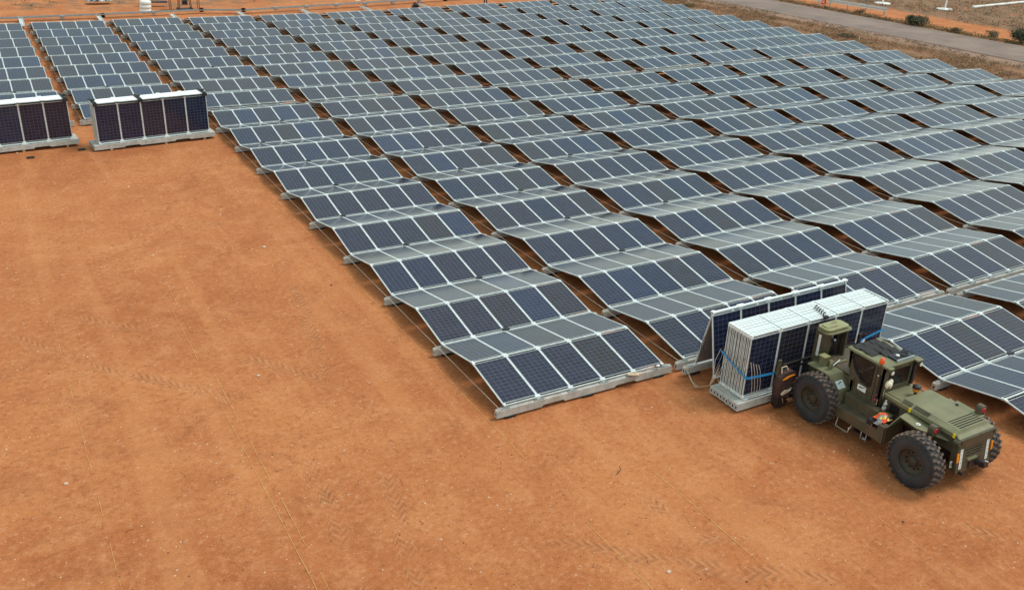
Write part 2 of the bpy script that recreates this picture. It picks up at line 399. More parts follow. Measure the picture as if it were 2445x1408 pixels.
def slope_mx(i, back):
    if not back: return Matrix.Translation((0, i*P, ZV)) @ Matrix.Rotation(ANG, 4, 'X')
    return Matrix.Translation((W, (i+1)*P, ZV)) @ Matrix.Rotation(math.pi, 4, 'Z') @ Matrix.Rotation(ANG, 4, 'X')
rj = random.Random(3)
def deployed(col, blk, dx, dy, label, rows=range(9), latches=()):
    x0 = col*CS+dx; y0 = blk*(9*P+GAP)+dy; L = 9*P
    xc, yc = x0+W/2, y0+L/2
    gy = (terr(xc, y0+L)-terr(xc, y0))/L; gx = (terr(x0+W, yc)-terr(x0, yc))/W
    zc = (terr(xc, y0)+2*terr(xc, yc)+terr(xc, y0+L))/4
    root = thing('solar_array', label, 'solar array', (x0, y0, zc-gy*L/2-gx*W/2), 0, 'deployed zigzag solar arrays')
    root.rotation_euler = (math.atan(gy), -math.atan(gx), 0)
    for i in rows:
        for back in (0, 1):
            mx = slope_mx(i, back) @ Matrix.Rotation(R(rj.uniform(-.25, .25)), 4, 'X') @ Matrix.Rotation(R(rj.uniform(-.12, .12)), 4, 'Y')
            row = link('panel_row', ME_ROW, root, mx)
            for k in range(5):
                link('solar_panel', ME_PANEL, row, Matrix.Translation((k*PW+.0225, .095, 0)) @ Matrix.Rotation(R(rj.uniform(-.12, .12)), 4, 'Y'))
    bs = sorted(set(list(rows)+[i+1 for i in rows]))
    for i in bs:
        link('concrete_beam', ME_BEAM, root, Matrix.Translation((-.25+rj.uniform(-.02, .02), i*P, 0)))
    if list(rows) == list(range(9)): link('tension_wire', ME_WIRE, root)
    for (i, k) in latches:
        link('latch_cover', ME_LATCH, root, Matrix.Translation((k*PW+.05, i*P+.02, ZV+.02)) @ Matrix.Rotation(R(rj.uniform(-10, 10)), 4, 'Z'))
    return root
DX = {(-2, 1): (.01, -.17), (-1, 1): (-.01, -.17), (0, 0): (.01, .08), (0, 1): (0, .19), (1, 0): (-.02, .08), (2, -1): (-.11, -.07), (2, 0): (-.04, .02), (3, -1): (-.09, -.1), (3, 0): (-.09, -.01),
      (3, 1): (.05, -.13), (4, 0): (.04, .14), (4, 1): (.12, .01), (5, 0): (-.04, .08), (5, 1): (.33, .21), (6, 0): (-.08, -.01), (6, 1): (.21, -.01), (7, 0): (-.12, -.07), (7, 1): (.11, -.15), (8, 0): (-.03, .04), (8, 1): (-.23, .03),
      (1, 1): (0, 0), (2, 1): (.02, -.1)}
LAB = {
 (0, 0): 'nearest zigzag solar array, its front concrete beam lying on open bare soil',
 (1, 0): 'zigzag solar array running back from behind the half unfolded panel tent',
 (2, 0): 'zigzag solar array directly behind the right end of the carried panel stack',
 (3, 0): 'middle block zigzag solar array, second to the right of the carried panel stack',
 (4, 0): 'middle block zigzag solar array, fourth from the right edge column',
 (5, 0): 'middle block zigzag solar array, three columns in from the dry verge',
 (6, 0): 'middle block zigzag solar array, two columns in from the dry verge',
 (7, 0): 'middle block zigzag solar array next to the one along the dry verge',
 (8, 0): 'middle block zigzag solar array along the dry verge, rightmost column of its block',
 (2, -1): 'zigzag solar array beside the green telehandler, its top tent touching the stack',
 (3, -1): 'zigzag solar array cut by the right edge of the photo, front block',
 (-2, 1): 'far block zigzag solar array at the left edge, behind the leftmost upright panel stack',
 (-1, 1): 'far block zigzag solar array right behind the upright stack with black clips',
 (0, 1): 'far block zigzag solar array in line with the nearest array, third from the left edge',
 (1, 1): 'far block zigzag solar array, fourth from the left edge',
 (2, 1): 'far block zigzag solar array, fifth from the left edge',
 (3, 1): 'far block zigzag solar array, sixth from the left edge',
 (4, 1): 'far block zigzag solar array, seventh from the left edge',
 (5, 1): 'far block zigzag solar array, fourth column from the dry verge',
 (6, 1): 'far block zigzag solar array, third column from the dry verge',
 (7, 1): 'far block zigzag solar array, second column from the dry verge',
 (8, 1): 'far block zigzag solar array along the dry verge at the top'}
LT = {(0, 0): [(1, 2), (2, 3), (3, 2), (4, 1), (5, 2), (6, 2), (7, 1), (8, 3)], (1, 0): [(2, 3), (3, 3), (4, 3), (5, 2), (6, 2)], (2, 0): [(3, 2), (5, 2)], (2, -1): [(8, 3)],
      (-1, 1): [(2, 2)], (-2, 1): [(2, 3)], (0, 1): [(3, 3)], (1, 1): [(3, 3)], (2, 1): [(3, 1), (5, 2)], (3, 1): [(6, 2)], (4, 1): [(5, 3)]}
for k in sorted(LAB, key=lambda q: (q[1], q[0])):
    dx, dy = DX.get(k, (0, 0))
    rows = range(9)
    if k == (2, -1): rows = range(5, 9)
    if k == (3, -1): rows = range(5, 9)
    deployed(k[0], k[1], dx, dy, LAB[k], rows, LT.get(k, ()))

# ------------------------------------------------------------------ folded arrays
UP = Matrix.Rotation(math.pi/2, 4, 'X')
def folded(label, loc, rz, n=16, front_panels=True, style='open', group='folded solar arrays standing on their beams'):
    root = thing('folded_solar_array', label, 'folded solar array', loc, rz, group)
    z0 = .285; pitch = .92/n
    nb = 9
    for i in range(nb):
        link('concrete_beam', ME_LAID, root, Matrix.Translation((rj.uniform(-.015, .015), .07+i*.125, 0)))
    for i in range(n):
        y = .14+i*pitch+.02
        lean = R(rj.uniform(-.25, .25)) if i else 0
        if i % 2 == 0: mx = Matrix.Translation((.25, y, z0)) @ UP @ Matrix.Rotation(lean, 4, 'X')
        else: mx = Matrix.Translation((.25+W, y+.032, z0)) @ Matrix.Rotation(math.pi, 4, 'Z') @ UP @ Matrix.Rotation(lean, 4, 'X')
        if i == 0:
            row = link('panel_row', ME_LEAFF, root, mx)
            for k in range(5): link('solar_panel', ME_PANEL, row, Matrix.Translation((k*PW+.0225, .095, 0)))
        else: link('panel_row', ME_LEAF, root, mx)
    m = MB()   # bottom slotted rail + feet
    m.box(.25, 5.5, .075, .12, .262, .30, M['alu'])
    for k in range(5):
        m.box(.25+k*PW+.14, .25+(k+1)*PW-.14, .070, .075, .275, .292, M['vent'])
    m.build('foot_rail', root, bevel=.004)
    return root, z0
# carried stack
CARX, CARY = 5.76, -2.51
car, z0 = folded('open stack of folded solar panels strapped to the fork carriage of the green telehandler', (CARX, CARY, 0), 0, 16, group=None)
m = MB()
for k in range(1, 6):    # hinge seams across the top
    x = min(.25+k*PW, 5.42); m = MB(); n_ = 31
    vs = [(x+(.022 if j % 2 else .006)*s_, .13+j*.0295, z0+SL+h_) for s_ in (-1, 1) for h_ in (-.004, .014) for j in range(n_)]
    fs = []
    for a_, b_ in ((0, 1), (1, 3), (3, 2), (2, 0)):
        fs += [(a_*n_+j, a_*n_+j+1, b_*n_+j+1, b_*n_+j) for j in range(n_-1)]
    m.add(vs, fs, M['galv']); m.build('hinge', car)
for j in range(5):
    h = MB(); x = 2.98+j*.03; y = .25+j*.105; z = z0+SL
    h.tube([(x-.06, y-.03, z+.01), (x-.03, y, z+.07), (x+.06, y+.02, z+.08), (x+.10, y+.05, z+.02)], .016, M['black'], 6)
    h.build('clip', car)
h = MB(); h.box(2.88, 3.02, .10, .2, z0+SL-.05, z0+SL+.03, M['black']); h.build('clip', car)
# loose white leads hanging down the left end and front
for j in range(9):
    c = MB(); x = .23-.02*j; y = .15+.11*j; zt = 1.55-.05*(j % 3)
    c.tube([(x+.02, y, zt), (x-.05-.03*(j % 3), y+.02, 1.1), (x-.12-.05*(j % 4), y, .7), (x-.10-.07*(j % 3), y-.04, .4), (x-.02, y-.02, .29)], .006, M['cable'] if j % 2 else M['rope'], 4)
    c.build('lead', car)
for j in range(4):
    c = MB(); x = .34+.10*j
    c.tube([(x-.06, .07, 1.45-.05*j), (x+.02, .05, 1.1), (x+.1, .05, .7), (x+.13, .06, .42), (x+.11, .08, .3)], .006, M['rope'], 4); c.build('lead', car)
# the first tent, half unfolded, stands behind
def place_row(parent, foot, ridge, facing_front, org):
    """world y,z of foot and ridge"""
    fy, fz = foot; ry, rz_ = ridge; a = math.atan2(rz_-fz, abs(ry-fy))
    T0 = Matrix.Translation(Vector((5.99 if facing_front else 5.99+W, fy, fz))-Vector(org))
    mx = T0 @ (Matrix.Identity(4) if facing_front else Matrix.Rotation(math.pi, 4, 'Z')) @ Matrix.Rotation(a, 4, 'X')
    row = link('panel_row', ME_LEAFF, parent, mx)
    for k in range(5): link('solar_panel', ME_PANEL, row, Matrix.Translation((k*PW+.0225, .095, 0)))
OC = (CARX, CARY, 0)
place_row(car, (-1.22, .33), (-.80, .33+1.858), True, OC)
place_row(car, (-.36, .33), (-.80, .33+1.854), False, OC)
link('concrete_beam', ME_BEAM, car, Matrix.Translation(Vector((5.72, -.27, 0))-Vector(OC)))
m = MB(); m.box(5.99, 11.24, -.83, -.77, 2.175, 2.21, M['alubright'])
for k in range(6):
    x = 5.99+k*PW; m.box(max(x-.12, 5.99), min(x+.12, 11.24), -.86, -.74, 2.18, 2.225, M['alubright'])
o = m.build('ridge_rail', car, OC)
for j in range(3):
    c = MB(); y = -.55-.1*j
    c.tube([(6.0, y, 1.5-.1*j), (5.93, y+.04, 1.1), (5.97, y-.1, .75), (6.02, y-.12, 1.0)], .007, M['black'], 4)
    c.build('lead', car, OC)
for j in range(4):
    c = MB(); c.tube([(5.75, -.32, .3), (5.72-.04*j, -.6-.1*j, .04), (5.70-.06*j, -1.0, .02+.01*j), (5.8, -1.3, .2), (5.92, -1.45, .6+.1*j)], .007, M['rope'], 4)
    c.build('lead', car, OC)
# blue ratchet strap, both ends hooked to the carriage
m = MB()
def band(pts, w=.07):
    for a, b in zip(pts[:-1], pts[1:]):
        a = Vector(a); b = Vector(b); m.hexa([a+Vector((0, 0, -w/2)), b+Vector((0, 0, -w/2)), b+Vector((.004, .006, -w/2)), a+Vector((.004, .006, -w/2))],
                                             [a+Vector((0, 0, w/2)), b+Vector((0, 0, w/2)), b+Vector((.004, .006, w/2)), a+Vector((.004, .006, w/2))], M['blue'])
m.tube([(6.86, -2.625, 1.03), (6.93, -2.66, 1.05), (6.99, -2.70, 1.04)], .014, M['rope'], 6)
band([(6.86, -2.62, 1.03), (6.05, -2.425, .95), (5.97, -2.385, .97), (5.965, -1.38, 1.30)])
tag(m.build('ratchet_strap', None, (5.97, -2.4, 1)), 'blue ratchet strap pulled round the left end of the carried panel stack', 'strap')
m = MB()
band([(9.75, -2.68, 1.25), (10.4, -2.55, 1.27), (11.22, -2.43, 1.29)])
m.box(9.9, 10.05, -2.74, -2.66, 1.22, 1.30, M['blue']); m.cyl((9.95, -2.76, 1.29), (10.1, -2.70, 1.33), .02, M['rope'], 8)
tag(m.build('ratchet_strap', None, (10.4, -2.6, 1.2)), 'blue ratchet strap with its buckle at the right end of the carried panel stack', 'strap')
# the two far stacks with white covers and black clips
def far_stack(label, loc, rz, gz):
    root, z0 = folded(label, (loc[0], loc[1], gz+.07), rz, 16)
    zt = z0+SL
    m = MB(); m.box(.27, 5.48, .16, 1.0, zt+.006, zt+.02, M['alubright']); m.box(.25, 5.5, .09, .12, zt-.05, zt-.005, M['black'])
    m.build('top_cover', root)
    for k in range(1, 5):
        if k == 2: continue
        h = MB(); x = .25+k*PW; h.box(x-.09, x+.09, .12, 1.04, zt+.020, zt+.045, M['alubright']); h.build('bracket', root, bevel=.006)
    for x in (.31, .25+2.0*PW, 5.42):
        h = MB(); h.box(x-.03, x+.07, .06, 1.1, zt+.02, zt+.09, M['black']); h.box(x-.09, x-.04, .05, 1.12, zt+.02, zt+.07, M['black'])
        h.box(x-.1, x+.1, .03, .115, zt-.10, zt+.05, M['black']); h.box(x-.05, x+.12, .5, .62, zt+.085, zt+.14, M['black']); h.build('clip', root, bevel=.008)
    for x, y in ((.75, .06), (3.3, .08), (5.2, .1), (.75, 1.0), (3.3, 1.0), (5.2, 1.0)):
        b = MB(); b.box(x-.05, x+.05, y-.05, y+.1, -.08, .045, M['wood']); b.build('wood_block', root)
    for j in range(5):
        c = MB(); c.tube([(.24, .2+.15*j, 1.7-.2*(j % 2)), (.14, .22+.15*j, 1.1), (.17, .2+.12*j, .5), (.2, .2, .3)], .007, M['rope'], 4); c.build('lead', root)
    return root
far_stack('upright folded solar stack with white top and black clips, right one of the two', (-6.20, 28.62, 0), R(5.0), terr(-3, 29))
far_stack('upright folded solar stack cut off by the left edge of the photo', (-12.42, 29.50, 0), R(4.5), terr(-9, 30))
for k, (x, y, lb) in enumerate(((-6.72, 29.25, 'black rubber pad lying in front of the gap between the upright stacks'), (-8.95, 28.65, 'black rubber pad lying in front of the leftmost upright stack'))):
    m = MB(); m.box(-.16, .16, -.1, .1, 0, .06, M['rubber']); o = m.build('rubber_pad', bevel=.01); o.location = (x, y, terr(x, y)); tag(o, lb, 'rubber pad', 'loose rubber pads')
# bits on the front beam of the nearest array
m = MB(); m.box(-.16, .16, -.10, .10, 0, .02, M['card']); m.box(.05, .24, -.02, .12, .018, .032, M['card']); m.ball((.1, -.09, .03), .03, M['white'], 8)
o = m.build('cardboard_piece'); o.location = (4.10, -.02, .315); o.rotation_euler = (R(-14), 0, R(-25)); tag(o, 'torn piece of cardboard lying on the front beam of the nearest array', 'cardboard')
m = MB(); m.ball((0, 0, .05), .07, M['white'], 10, (1, .7, .8)); m.tube([(.1*math.cos(t*.6), .08*math.sin(t*.6), .03+.004*t) for t in range(14)], .012, M['black'], 6)
o = m.build('cable_connector'); o.location = (4.98, .0, .31); tag(o, 'white connector with black cable loop on the right end of the front beam', 'connector')

# ------------------------------------------------------------------ rough terrain telehandler, facing +Y
VO = Vector((8.55, -5.2, 0))
V = thing('telehandler', 'olive green rough terrain forklift with open steps carrying the panel stack', 'forklift', VO)
def vb(m, name, bevel=.0, parent=None): return m.build(name, parent or V, VO, bevel)
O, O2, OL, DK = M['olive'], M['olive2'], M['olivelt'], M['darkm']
# wheels
def wheel(x, y, side, dusty):
    w = .42; Rr = .70; ax = (side, 0, 0); m = MB()
    c = Vector((x, y, .680))   # outer sidewall plane at x, tyre goes inward
    prof = [(-w, .34), (-w-.01, .46), (-w+.02, .60), (-w+.07, .655), (-w/2, .668), (-.07, .655), (-.02, .60), (.012, .48), (.004, .355), (-.03, .335)]
    m.lathe(prof, c, ax, M['tyre'], 48)
    for rr in (.43, .56): m.lathe([(.004, rr), (.018, rr+.008), (.004, rr+.018)], c, ax, M['tyre'], 48)
    t = vb(m, 'tyre')
    l = MB(); N = 27; tm = M['tread']
    def cp(h, th, ra): return c+Vector((side*h, math.cos(th)*ra, math.sin(th)*ra))
    for k in range(N):
        for sgn in (0, 1):
            th = 2*math.pi*(k+.5*sgn)/N; hw = .045
            path = [(-.012, 0), (-.080, -.02), (-.125, .072), (-.195, .072)]
            if sgn: path = [(-w-h, t_) for h, t_ in path]
            for (h0, t0), (h1, t1) in zip(path[:-1], path[1:]):
                r0 = .672 if h0 in (-.012, -w+.012) else .692; bot = .64
                r1 = .692
                v = []
                for rr0, rr1 in ((bot, .64), (r0, r1)):
                    v += [cp(h0, th+t0-hw, rr0), cp(h0, th+t0+hw, rr0), cp(h1, th+t1+hw, rr1), cp(h1, th+t1-hw, rr1)]
                l.add(v, [(0, 3, 2, 1), (4, 5, 6, 7), (0, 1, 5, 4), (1, 2, 6, 5), (2, 3, 7, 6), (3, 0, 4, 7)], tm)
            # shoulder lug down the sidewall
            v = []
            h0 = .0 if not sgn else -w; o_ = .006 if not sgn else -.006
            for hh in (h0-o_, h0+o_*.5):
                v += [cp(hh, th-hw*.8, .615), cp(hh, th+hw*.8, .615), cp(hh, th+hw*.8, .652), cp(hh, th-hw*.8, .652)]
            l.add(v, [(0, 3, 2, 1), (4, 5, 6, 7), (0, 1, 5, 4), (1, 2, 6, 5), (2, 3, 7, 6), (3, 0, 4, 7)], M['tyre'])
    l.build('tread', t, VO-VO if False else VO)
    rm_ = MB()
    rm_.lathe([(-.05, .345), (.0, .352), (.010, .342), (-.015, .325), (-.06, .335), (-.13, .30), (-.15, .20), (-.15, .13), (-.10, .125), (-.075, .11), (-.07, 0)], c, ax, M['rimpaint'], 40)
    for k in range(10):
        th = 2*math.pi*k/10; p = cp(-.15, th, .205); rm_.cyl(p, p+Vector((side*.035, 0, 0)), .018, DK, 6)
    for k in range(8):
        th = 2*math.pi*k/8; p = cp(-.071, th, .085); rm_.cyl(p, p+Vector((side*.018, 0, 0)), .011, O2, 6)
    rim = vb(rm_, 'rim')
    return t
for yy, d in ((-3.63, 0), (-6.80, 1)):
    wheel(7.15, yy, -1, d); wheel(9.66, yy, 1, d)
# chassis, axles
m = MB(); m.box(8.15, 9.0, -7.2, -2.85, .55, 1.02, DK)
for yy in (-3.63, -6.80):
    m.cyl((7.5, yy, .69), (9.4, yy, .69), .11, DK, 14); m.ball((8.57, yy, .69), .22, DK, 14)
m.box(7.9, 8.2, -5.75, -4.3, .35, .6, DK); m.cyl((7.75, -4.5, .42), (7.75, -5.5, .42), .05, M['black'], 10)
m.tube([(7.6, -4.4, .6), (7.65, -4.7, .42), (7.8, -5.2, .40), (7.9, -5.6, .5)], .02, M['black'])
vb(m, 'chassis', .01)
# left step boxes
m = MB()
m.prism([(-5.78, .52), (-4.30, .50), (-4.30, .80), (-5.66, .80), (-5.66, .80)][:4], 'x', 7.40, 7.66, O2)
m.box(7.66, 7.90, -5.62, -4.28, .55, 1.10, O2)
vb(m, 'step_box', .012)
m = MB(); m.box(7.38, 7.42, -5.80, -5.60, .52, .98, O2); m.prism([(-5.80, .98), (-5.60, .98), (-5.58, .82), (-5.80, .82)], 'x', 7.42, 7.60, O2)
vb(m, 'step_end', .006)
m = MB(); m.tube([(7.44, -4.38, .50), (7.36, -4.42, .27), (7.36, -4.80, .27), (7.44, -4.84, .50)], .013, M['wire'], 6); m.box(7.33, 7.40, -4.82, -4.40, .255, .275, O2)
m.ball((7.42, -4.78, .37), .022, M['white'], 8)
vb(m, 'foot_step')
m = MB(); m.box(7.44, 7.60, -5.32, -5.14, .27, .30, O2); m.tube([(7.45, -5.15, .52), (7.44, -5.15, .28)], .01, M['wire']); m.tube([(7.45, -5.31, .52), (7.44, -5.31, .28)], .01, M['wire'])
m.box(7.46, 7.58, -5.27, -5.18, .302, .306, M['sticker']); m.box(7.50, 7.60, -5.35, -4.85, .30, .36, M['black'])
vb(m, 'foot_step')
# front fender (left): top, slanted rear plate, inner wall
m = MB()
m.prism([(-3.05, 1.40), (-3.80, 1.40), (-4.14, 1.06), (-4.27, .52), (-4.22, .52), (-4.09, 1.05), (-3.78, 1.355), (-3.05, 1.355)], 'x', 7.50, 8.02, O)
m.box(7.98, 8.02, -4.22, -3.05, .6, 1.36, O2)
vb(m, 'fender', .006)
m = MB()
m.prism([(-3.05, 1.38), (-3.80, 1.38), (-4.14, 1.06), (-4.27, .52), (-4.22, .52), (-4.09, 1.05), (-3.78, 1.34), (-3.05, 1.34)], 'x', 9.0, 9.40, O)
vb(m, 'fender', .006)
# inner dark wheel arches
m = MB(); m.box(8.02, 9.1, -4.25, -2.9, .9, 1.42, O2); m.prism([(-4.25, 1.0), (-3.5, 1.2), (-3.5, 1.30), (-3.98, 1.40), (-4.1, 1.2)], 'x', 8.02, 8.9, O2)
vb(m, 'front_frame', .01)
# rear fender (left and right)
for sgn in (1, -1):
    def X(x): return x if sgn == 1 else 2*8.55-x
    m = MB()
    top = [(7.60, -5.98), (8.02, -5.90), (8.02, -7.12), (7.97, -7.08), (7.72, -6.62), (7.62, -6.45)]
    zt = [1.36, 1.33, 1.24, 1.23, 1.27, 1.30]
    n = len(top); vs = [(X(a), b, z) for (a, b), z in zip(top, zt)]+[(X(a), b, z-.03) for (a, b), z in zip(top, zt)]
    m.add(vs, [tuple(range(n)), tuple(range(n, 2*n))[::-1]]+[(i, i+n, (i+1) % n+n, (i+1) % n) for i in range(n)], O)
    m.hexa([(X(7.42), -5.83, .98), (X(7.42), -5.80, .98), (X(8.02), -5.78, 1.0), (X(8.02), -5.81, 1.0)], [(X(7.60), -6.0, 1.345), (X(7.60), -5.97, 1.36), (X(8.02), -5.88, 1.33), (X(8.02), -5.91, 1.315)], O)
    m.box(min(X(7.42), X(8.02)), max(X(7.42), X(8.02)), -5.83, -5.80, .52, 1.0, O2)
    vb(m, 'fender', .006)
# engine body below the hood
m = MB()
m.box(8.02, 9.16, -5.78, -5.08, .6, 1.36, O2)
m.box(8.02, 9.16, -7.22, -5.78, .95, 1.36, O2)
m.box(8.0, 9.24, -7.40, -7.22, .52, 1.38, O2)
for k in range(16): m.box(8.008, 8.02, -5.38-.018*k, -5.370-.018*k, 1.06, 1.30, M['vent'])
vb(m, 'engine_body', .012)
# hood
m = MB()
m.box(8.0, 9.06, -5.62, -5.05, 1.36, 1.45, O)
zt = 1.545
m.hexa([(7.98, -7.24, 1.36), (9.26, -7.24, 1.36), (9.26, -5.56, 1.36), (7.98, -5.56, 1.36)], [(7.98, -7.24, 1.46), (9.26, -7.24, 1.46), (9.26, -5.56, 1.45), (7.98, -5.56, 1.45)], O)
m.hexa([(7.98, -7.22, 1.46), (9.26, -7.22, 1.46), (9.26, -5.58, 1.45), (7.98, -5.58, 1.45)], [(8.14, -7.18, zt-.02), (9.10, -7.18, zt-.02), (9.08, -5.62, zt), (8.14, -5.62, zt)], O)
m.box(9.08, 9.28, -7.05, -6.3, 1.38, zt-.012, O)
vb(m, 'hood', .012)
m = MB()
for k in range(5):
    y = -7.16+.075*k; m.box(8.20, 9.08, y, y+.028, zt-.035, zt-.012, M['vent'])
m.prism([(9.0, -6.45), (9.07, -6.37), (9.13, -6.42), (9.07, -6.48)], 'z', zt, zt+.002, M['vent'])
for a, b in ((-5.92, -5.66), (-6.42, -6.0)):   # perforated side louvres on the slanted flank
    k = a
    while k < b:
        for q in range(4):
            s = .2+.19*q; x = 7.98+.16*s; z = 1.452+.088*s
            m.hexa([(x-.004, k, z-.002), (x+.024, k, z+.011), (x+.024, k+.009, z+.011), (x-.004, k+.009, z-.002)], [(x-.006, k, z+.002), (x+.021, k, z+.016), (x+.021, k+.009, z+.016), (x-.006, k+.009, z+.002)], M['vent'])
        k += .021
m.tube([(8.09, -5.1, 1.455), (8.09, -5.6, 1.455)], .008, M['vent'], 4)
m.tube([(9.0, -5.35, 1.455), (9.0, -5.6, 1.455)], .008, M['vent'], 4)
vb(m, 'louvre')
for y in (-5.95, -7.2):
    m = MB(); m.box(7.965, 7.978, y-.03, y+.03, 1.36, 1.48, M['yellow']); vb(m, 'reflector', .003)
# rear plate with grille, writing, stickers, reflectors, tow hitch
m = MB()
m.hexa([(7.98, -7.47, .48), (9.26, -7.47, .48), (9.26, -7.40, .48), (7.98, -7.40, .48)], [(7.98, -7.36, 1.39), (9.26, -7.36, 1.39), (9.26, -7.30, 1.39), (7.98, -7.30, 1.39)], O2)
m.hexa([(7.98, -7.36, 1.39), (9.26, -7.36, 1.39), (9.26, -7.28, 1.39), (7.98, -7.28, 1.39)], [(8.05, -7.26, 1.43), (9.2, -7.26, 1.43), (9.2, -7.22, 1.46), (8.05, -7.22, 1.46)], O)
for x in (7.98, 9.26): m.cyl((x, -7.40, 1.30), (x, -7.25, 1.30), .07, O2, 16)
vb(m, 'rear_plate', .012)
TA = math.atan2(.11, .91)
RP = Matrix.Translation(Vector((8.62, -7.47, .48))-VO) @ Matrix.Rotation(math.pi/2-TA, 4, 'X')   # local x right, y up the plate, z outwards
def on_plate(m, name, d=.004):
    o = m.build(name, V); o.matrix_local = RP @ Matrix.Translation((0, 0, d)); return o
m = MB(); m.box(-.38, .30, .70, .86, 0, .003, M['vent'])
for k in range(4): m.box(-.32+.0*k, .26, .63-.075*k, .655-.075*k, 0, .003, M['vent'])
on_plate(m, 'grille')
def text(body, size, mat, parent, mx, name='lettering', ext=.003, sx=1., bold=0.):
    c = bpy.data.curves.new(name, 'FONT'); c.body = body; c.size = size; c.extrude = ext; c.offset = bold; c.align_x = 'CENTER'
    tmp = bpy.data.objects.new('t', c); COL.objects.link(tmp)
    me = bpy.data.meshes.new_from_object(tmp.evaluated_get(bpy.context.evaluated_depsgraph_get()))
    bpy.data.objects.remove(tmp); me.materials.clear(); me.materials.append(mat)
    o = bpy.data.objects.new(name, me); COL.objects.link(o); o.parent = parent; o.matrix_local = mx @ Matrix.Scale(sx, 4, (1, 0, 0)); return o
text('LIFTKING', .165, O, V, RP @ Matrix.Translation((-.03, .725, .010)), sx=.72, bold=.004)
for x in (-.50, .47):
    m = MB(); m.box(x-.045, x+.045, .12, .80, 0, .003, M['sticker'])
    y = .15; k = 0
    while y < .77:
        L = (.045, .03, .055, .02)[k % 4]; q = M['redink'] if .38 < y < .55 else M['ink']
        m.box(x-.022, x-.004, y, y+L*.45, .003, .005, q); m.box(x+.002, x+.022, y+.008, y+L*.8, .003, .005, q); y += L+.018; k += 1
    on_plate(m, 'sticker')
for x in (-.64, .62):
    m = MB(); m.box(x-.03, x+.035, .33, .56, -.0, .02, M['orange']); on_plate(m, 'reflector')
m = MB(); m.box(-.72, -.655, .17, .33, -.12, -.10, M['sticker'])
for k in range(3): m.box(-.71+.02*k, -.70+.02*k, .19, .30, -.101, -.097, M['ink'])
on_plate(m, 'sticker')
m = MB(); m.box(-.28, .06, .29, .34, 0, .05, O); m.box(-.2, .2, .06, .27, 0, .03, DK)
on_plate(m, 'tow_bracket', .002)
m = MB(); m.cyl((.10, .17, .0), (.10, .17, .22), .085, M['black'], 14); m.box(.02, .20, .10, .25, .14, .26, M['black']); m.cyl((.13, .25, .2), (.16, .24, .27), .018, M['chrome'], 8)
on_plate(m, 'tow_hitch')
m = MB(); m.cyl((-.50, .03, 0), (-.50, .03, .10), .04, M['black'], 10); on_plate(m, 'tow_pin')
# rear light pods
for x, y, z in ((7.78, -6.78, 1.42), (9.26, -6.92, 1.66)):
    m = MB()
    prof = [(-.095, -.15), (.095, -.15), (.095, .05), (.06, .10), (-.06, .10), (-.095, .05)]
    m.prism([(x+a, z+b) for a, b in prof], 'y', y-.08, y+.08, O2); l = vb(m, 'light_pod', .008)
    m = MB(); m.lathe([(0, .0), (.012, .05), (.004, .075), (-.004, .075)], (x, y-.080, z-.02), (0, -1, 0), M['redlens'], 18); m.build('lens', l, VO)
m = MB(); m.tube([(7.86, -6.72, 1.42), (7.95, -6.80, 1.45), (8.02, -6.85, 1.40), (7.9, -6.86, 1.34)], .015, O2); m.tube([(7.86, -6.8, 1.38), (7.9, -6.95, 1.30), (7.96, -7.15, 1.26)], .008, M['black'])
m.box(9.20, 9.30, -7.0, -6.85, 1.38, 1.56, O2)
vb(m, 'light_bracket')
m = MB(); m.lathe([(0, .025), (.012, .035), (.012, .052), (0, .06)], (7.78, -6.38, 1.315), (0, 0, 1), M['white'], 18); vb(m, 'filler_ring')
# pre-cleaner
m = MB(); m.cyl((8.63, -5.56, 1.45), (8.63, -5.56, 1.58), .04, M['black'], 14)
m.lathe([(1.56, .04), (1.58, .085), (1.66, .10)], (8.63, -5.56, 0), (0, 0, 1), M['orange'], 22)
m.lathe([(1.66, .10), (1.68, .105), (1.73, .10), (1.755, .07), (1.755, .0)], (8.63, -5.56, 0), (0, 0, 1), M['black'], 22); vb(m, 'air_intake')
# ---- cab
cx0, cx1, cy0, cy1, zb, zr = 7.84, 8.96, -5.13, -3.97, 1.10, 2.20
m = MB(); T_ = .05
# left wall as frame round a six sided window  (y,z)
outer = [(cy0, zb), (cy1-.13, zb), (cy1-.26, 1.42), (cy1-.10, zr), (cy0, zr)]
win = [(-4.94, 1.66), (-4.66, 1.53), (-4.42, 1.78), (-4.36, 2.10), (-4.42, 2.14), (-4.90, 2.12)]
def frame_wall(outer, inner, axis, a, b, mat):
    from mathutils.geometry import tessellate_polygon
    def P3(q, h): return (h, q[0], q[1]) if axis == 'x' else (q[0], h, q[1])
    loops = [[Vector((p[0], p[1], 0)) for p in outer], [Vector((p[0], p[1], 0)) for p in inner]]
    tr = tessellate_polygon(loops); allp = outer+inner; n = len(allp)
    vs = [P3(q, a) for q in allp]+[P3(q, b) for q in allp]; fs = [tuple(t) for t in tr]+[tuple(i+n for i in t)[::-1] for t in tr]
    no = len(outer)
    for i in range(no): j = (i+1) % no; fs.append((i, j, j+n, i+n))
    for i in range(len(inner)): j = (i+1) % len(inner); fs.append((no+i, no+j, no+j+n, no+i+n))
    m.add(vs, fs, mat)
outer = [(cy0, zb), (-4.26, zb), (-4.16, 1.42), (cy1-.02, zr), (cy0, zr)]
win = [(-4.82, 1.56), (-4.75, 1.50), (-4.52, 1.54), (-4.26, 1.78), (-4.13, 2.08), (-4.18, 2.13), (-4.78, 2.13), (-4.82, 2.09)]
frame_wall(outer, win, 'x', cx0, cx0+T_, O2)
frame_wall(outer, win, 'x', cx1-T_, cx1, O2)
rwin = [(8.06, 1.60), (8.82, 1.60), (8.84, 2.06), (8.04, 2.06)]
m.mi_start = None
